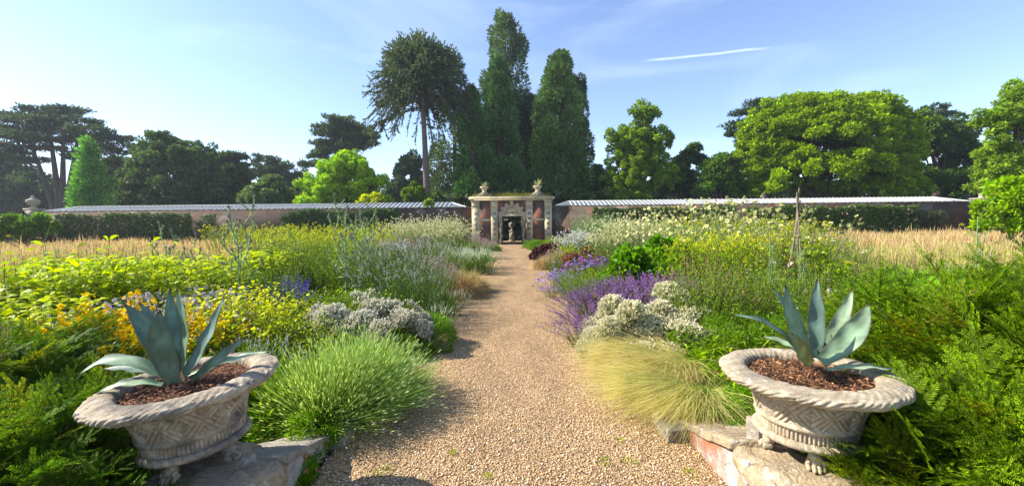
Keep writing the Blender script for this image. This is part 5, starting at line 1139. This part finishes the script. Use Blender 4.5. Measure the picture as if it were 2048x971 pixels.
tree('bushy_tree','mixed green trees just right of the redwoods',1200,62,[(1185,355,26,26),(1210,375,34,26),(1175,385,30,22)],11000,60,.5,.34,(.03,.065,.018),(.10,.17,.035),seed=22,shell=.5)
# cone-shaped conifers
def conifer(name, label, px, Y, top, halfw, seed, n=26000, c0=DG0, c1=(.06,.105,.04), power=.75, L=.40, W=.17, dens=1.0, base=415, dy=0, lobes=90, tr=.5, gaps=0.):
    rs=np.random.RandomState(seed); x0=X_(px,Y); zt=Z_(px,top,Y); k=Y/F; hw=halfw*k; t=thing(name,label,'conifer',(x0,Y,0)); mb=MB()
    # rising lobes of foliage wrapped round the column
    m=int(lobes*1.9); u=rs.rand(m)**.85; a=rs.rand(m)*6.28; prof=hw*(1-u)**power*(.84+.5*np.array([noise.noise(Vector((seed+math.cos(q)*1.3,math.sin(q)*1.3,p*zt*.28))) for p,q in zip(u,a)])); rr=prof*(.50+.56*rs.rand(m)**.6)
    gapn=np.array([noise.noise(Vector((seed*2+math.cos(q)*1.6,math.sin(q)*1.6,p*zt*.42))) for p,q in zip(u,a)]); kk=(gapn>-.16)|(rs.rand(m)<.12); u,a,rr=u[kk],a[kk],rr[kk]; m=len(u)
    cs=np.stack([np.cos(a)*rr,np.sin(a)*rr*.9,1.+u*(zt-1.6)],-1); sr=(.65+.85*rs.rand(m))*(.55+.6*(1-u))*min(1.15,hw/3.4); tone=.55+.85*rs.rand(m); i=rs.choice(m,n,p=sr**2/(sr**2).sum())
    d=rdir(rs,n); P=cs[i]+d*(sr[i]*(.72+.36*rs.rand(n)))[:,None]*np.array([.85,.85,1.35]); out=nrm(cs[i]*np.array([1,1,0])+1e-3); D=nrm(out*.3+d*1.0+UP*rs.uniform(.0,.8,(n,1)))
    k2=P[:,2]<zt; P,D,d,i=P[k2],D[k2],d[k2],i[k2]; n=len(P)
    diamonds(mb,P,D,nrm(d+rs.randn(n,3)*.5),L*(.6+.8*rs.rand(n)),W*(.6+.8*rs.rand(n)),mixc(rs,c0,c1,n,.15)*tone[i][:,None]); obj('crown',mb,M_DARK,t)
    s=MB(); tube(s,[(0,0,0),(0,0,zt*.5),(0,0,zt*.97)],[tr,tr*.6,.05],8,(.13,.08,.06))
    for j in range(60):
        q=cs[rs.randint(m)]; z=q[2]+rs.uniform(-.2,1.2); tube(s,[(0,0,min(z,zt*.95)),(q[0]*.5,q[1]*.5,z-.2),tuple(q)],[.12*tr/.5,.07,.02],4,(.11,.08,.06))
    obj('trunk',s,M_BARK,t); return t
conifer('redwood','tallest redwood in the middle of the tree group behind gateway',1014,62,24,68,31,60000,power=.36,c0=(.03,.055,.025),c1=(.08,.125,.055),tr=.9,lobes=150,L=.45,W=.2)
conifer('redwood','front left redwood with a pointed top behind the gateway',1000,54,112,52,32,42000,power=.55,c0=(.03,.065,.022),c1=(.09,.155,.055),lobes=130)
conifer('redwood','bright-sided redwood right of the tallest one',1120,56,104,60,33,54000,power=.40,c0=(.03,.065,.02),c1=(.10,.17,.05),lobes=150)
conifer('redwood','narrow redwood at the right edge of the tree group',1156,59,145,34,34,20000,power=.36,lobes=60,c0=DG0,c1=(.05,.085,.03))
conifer('redwood','dark redwood between the two main peaks',1070,60,190,56,35,34000,power=.45)
conifer('redwood','thin conifer with visible trunk behind the monkey puzzle',912,60,100,58,36,20000,power=.5,c0=(.025,.045,.02),c1=(.08,.12,.05),lobes=50,tr=.45)
conifer('redwood','green conifer below the monkey puzzle left of gateway',948,50,170,50,37,24000,power=.6,c0=(.02,.05,.015),c1=(.07,.14,.035),lobes=70)
conifer('dawn_redwood','small bright green pointed conifer before the left cedar',185,45,268,46,38,9500,power=1.0,c0=(.05,.12,.02),c1=(.13,.24,.05),L=.4,W=.16,lobes=55,tr=.25)
conifer('spruce','small dark conifer beside the right of the redwoods',1222,55,325,26,39,5000,power=1.0,L=.4,W=.14,lobes=30)
# cedars and pines: flat plates on visible limbs
def plates(name, label, px, Y, stems, pads, seed, c0, c1, n, m=M_DARK, thick=.16, L=.5, W=.2, tr=.55, cat='tree', upt=.3):
    """stems: trunk tops (px,py); pads: (px,py,halfw px,dY)"""
    rs=np.random.RandomState(seed); x0=X_(px,Y); t=thing(name,label,cat,(x0,Y,0)); k=Y/F; mb=MB(); s=MB(); tops=[]
    for (sx,sy) in stems:
        p=U(sx,sy,Y); e=np.array([p.x-x0,rs.randn()*.6,p.z]); pts=bez((rs.randn()*.3,0,0),(e[0]*.35,e[1]*.3,e[2]*.45),e,9); tube(s,pts,np.linspace(tr,tr*.22,9),7,(.10,.075,.065)); tops.append(pts)
    A=sum(p[2]**2*thick for p in pads)
    for pd in pads:
        hx=pd[2]*k; th=(pd[4] if len(pd)>4 else thick); p=U(pd[0],pd[1],Y+pd[3]); c=np.array([p.x-x0,pd[3],p.z]); nn=max(200,int(n*pd[2]**2/sum(q[2]**2 for q in pads)))
        m_=max(8,int(nn/55)); a=rs.rand(m_)*6.28; r_=np.sqrt(rs.rand(m_)); cc=c+np.stack([np.cos(a)*r_*hx,np.sin(a)*r_*hx*.8,rs.randn(m_)*hx*th*.5-(r_**2)*hx*.10],-1)
        i=rs.randint(m_,size=nn); u=rdir(rs,nn); P=cc[i]+u*np.array([hx*.16+.25,hx*.16+.25,(hx*.05+.12)])*(.6+.6*rs.rand(nn,1)); out=nrm((P-c)*np.array([1,1,0])+1e-3)
        D=nrm(out*.8+rs.randn(nn,3)*.5+UP*upt); diamonds(mb,P,D,nrm(UP+rs.randn(nn,3)*.45),L*(.6+.8*rs.rand(nn)),W*(.6+.7*rs.rand(nn)),mixc(rs,c0,c1,nn,.15)*(.8+.4*rs.rand(m_))[i][:,None])
        pts=min(tops,key=lambda q:abs(q[-1][0]-c[0])); ks=[j for j in range(len(pts)) if pts[j][2]<c[2]+.3]; b=pts[ks[-1] if len(ks)>1 else 1]
        tube(s,bez(b,(b+c)/2-UP*.3+rs.randn(3)*.2,c-UP*.15,7),np.linspace(.20,.05,7)*tr/.55,5,(.10,.075,.065))
        for _ in range(4): e=cc[rs.randint(m_)]; tube(s,bez(c*.6+b*.4,(c+e)/2,e,5),np.linspace(.09,.02,5),4,(.10,.075,.065))
    obj('crown',mb,m,t); obj('trunk',s,M_BARK,t); return t
plates('cedar','spreading cedar of Lebanon with flat dark layers at far left',125,62,[(98,235),(125,240),(155,250),(60,280),(185,285)],
 [(95,222,42,0),(130,218,36,2),(60,240,48,-2),(150,240,40,0),(20,232,40,2),(-10,255,45,0),(180,258,34,-2),(100,258,55,3),(35,272,50,-3),(205,275,38,0),(150,280,45,2),(235,275,34,0),(245,292,28,-2),(200,300,40,2),(75,292,38,0),(0,300,45,0),(-30,285,40,3),(165,312,30,-2),(45,318,36,0)],41,(.02,.035,.022),(.06,.09,.05),30000,tr=.6,thick=.09)
plates('cedar','cedar branches reaching out behind the chestnut',1530,68,[(1530,215)],[(1530,205,34,0),(1500,222,32,0),(1488,250,36,-2),(1560,212,32,2),(1475,268,24,0),(1510,280,30,0),(1570,235,40,0)],42,(.02,.035,.022),(.05,.08,.04),12000,tr=.5)
plates('cedar','dark cedar top behind the trees at right',1872,68,[(1872,235)],[(1872,215,18,0),(1862,232,26,0),(1885,228,24,0),(1850,250,30,0),(1895,252,30,0)],43,(.03,.045,.03),(.07,.10,.05),7000,tr=.4)
plates('pine','tall umbrella pine behind the lime tree',680,72,[(690,262),(672,270)],[(680,246,36,0,.4),(655,262,28,0,.4),(712,262,34,0,.4),(690,272,44,2,.35),(728,285,24,0,.4),(650,288,26,0,.35),(735,272,20,-2,.4),(665,300,26,0,.3),(645,312,24,0,.25),(622,328,24,-2,.22),(700,295,30,0,.3)],44,(.022,.04,.02),(.07,.10,.045),19000,tr=.5,L=.55,W=.22,upt=.6)
plates('pine','low dark pine left of the lime tree',560,76,[(545,335),(580,350)],[(530,322,26,0,.45),(555,332,30,0,.4),(580,350,28,0,.4),(545,352,34,0,.35),(600,362,22,0,.4),(520,345,22,0,.4),(590,378,26,0,.4)],45,(.022,.038,.022),(.06,.085,.04),13000,tr=.45,upt=.6)
plates('cedar','dark cedar tips beyond the oak on its right',475,62,[(465,315)],[(462,312,26,0),(480,330,24,0),(470,350,30,0),(450,335,28,0)],46,(.02,.035,.022),(.05,.075,.04),7000,tr=.4)
# monkey puzzle: a dome of long drooping rope-like branches
def araucaria():
    rs=np.random.RandomState(50); Y=50; x0=X_(856,Y); t=thing('monkey_puzzle','tall monkey puzzle tree with bare trunk and domed drooping crown','tree',(x0,Y,0)); k=Y/F
    zt=Z_(848,88,Y); s=MB(); xt=X_(846,Y)-x0; tr=bez((0,0,0),(-.1,0,12),(xt,0,zt-.8),12); rad=np.linspace(.46,.16,12)+.02*rs.randn(12); tube(s,tr,rad,10,(.16,.13,.115)); 
    mb=MB()
    zc0=Z_(848,225,Y)
    for j in range(420):
        u=rs.rand()**.8; z0=zc0+(zt-1.0-zc0)*u; f=np.interp(z0,tr[:,2],tr[:,0]); a=rs.rand()*6.28; ln=(6.9*(1-u)**.55+.9)*(.75+.3*rs.rand()); 
        up=.5*u*ln+.10*ln; dr=-(1-u)*ln*.50-.25*ln*(rs.rand()<.3)
        b=np.array([f,0,z0]); c=b+np.array([math.cos(a)*ln*.55,math.sin(a)*ln*.55,up+.6]); e=b+np.array([math.cos(a)*ln,math.sin(a)*ln,dr+.55*up])
        pts=bez(b,c,e,12); tube(s,pts,np.linspace(.07,.03,12),3,(.10,.085,.07))
        # side ropes
        ropes=[pts[4:]]
        for q in range(5):
            i0=4+rs.randint(6); p=pts[i0]; d=nrm(pts[min(i0+1,11)]-pts[i0-1])+rs.randn(3)*.55; l2=.9+.9*rs.rand(); e2=p+nrm(d)*l2-UP*.1*l2; e3=e2+UP*.25; ropes.append(bez(p,e2*.6+p*.4-UP*.15,e3,5))
        for rp_ in ropes:
            m_=len(rp_)-1
            for h in range(m_):
                kk=7; w_=rs.rand(kk,1); P=rp_[h]*(1-w_)+rp_[h+1]*w_; T=nrm(rp_[h+1]-rp_[h]); dd=nrm(rdir(rs,kk)*.9+T*1.0)
                diamonds(mb,P-dd*.05,dd,rdir(rs,kk),.30*(.7+.5*rs.rand(kk)),.13,mixc(rs,(.025,.04,.022),(.085,.115,.06),kk,.12)*(.8+.45*u))
    # one stray low limb on the left
    for (ax,ay,bx,by) in ((840,215,748,250),(790,232,740,262),(770,240,762,262)):
        p=U(ax,ay,Y); q=U(bx,by,Y); pts=bez((p.x-x0,0,p.z),((p.x+q.x)/2-x0,0,(p.z+q.z)/2+.3),(q.x-x0,0,q.z),9); tube(s,pts,np.linspace(.09,.03,9),4,(.10,.085,.07))
        for h in range(8):
            kk=16; w_=rs.rand(kk,1); P=pts[h]*(1-w_)+pts[h+1]*w_; diamonds(mb,P,nrm(rdir(rs,kk)+nrm(pts[h+1]-pts[h])),rdir(rs,kk),.36,.14,mixc(rs,(.03,.045,.025),(.08,.11,.06),kk,.12))
    obj('crown',mb,M_DARK,t); obj('trunk',s,M_BARK,t)
araucaria()
# dark wood closing the horizon; evergreen hedge added to darken the gateway opening
def wood(x0,x1,Y,h,n,seed,label,c0=DG0,c1=DG1):
    rs=np.random.RandomState(seed); mb=MB(); x=rs.uniform(x0,x1,n); hh=h*(1+.25*np.array([noise.noise(Vector((a*.12,seed,0))) for a in x])); z=hh*rs.rand(n)**.7; P=np.stack([x,Y+rs.rand(n)*3-np.sqrt(np.clip(1-z/h,0,1))*1.5,z],-1)
    D=rdir(rs,n); diamonds(mb,P,D,nrm(rs.randn(n,3)+UP*.5),.9,.6,mixc(rs,c0,c1,n,.2)); o=obj('distant_wood',mb,M_TREE); o['kind']='stuff'; tag(o,label,'distant wood')
wood(-115,-12,86,9.,32000,61,'dark wood on the skyline beyond the left wall'); wood(8,115,84,9.,32000,62,'dark wood on the skyline beyond the right wall')
wood(-9,10,47,5.0,9000,63,'dark evergreen hedge added behind the gateway to darken its opening')

# ================================================================= thin summer haze over the garden
hz=MB(); box(hz,-135,135,-6,95,-1,37)
m,t,o=mat('summer_haze'); pv=N(t,'ShaderNodeVolumePrincipled'); pv.inputs['Color'].default_value=(.80,.88,1,1); pv.inputs['Density'].default_value=.00045; pv.inputs['Anisotropy'].default_value=.3; Lk(t,pv.outputs[0],o.inputs['Volume'])
h=obj('haze',hz,m); h['kind']='stuff'; tag(h,'faint blue summer haze in the air over the whole garden','haze')
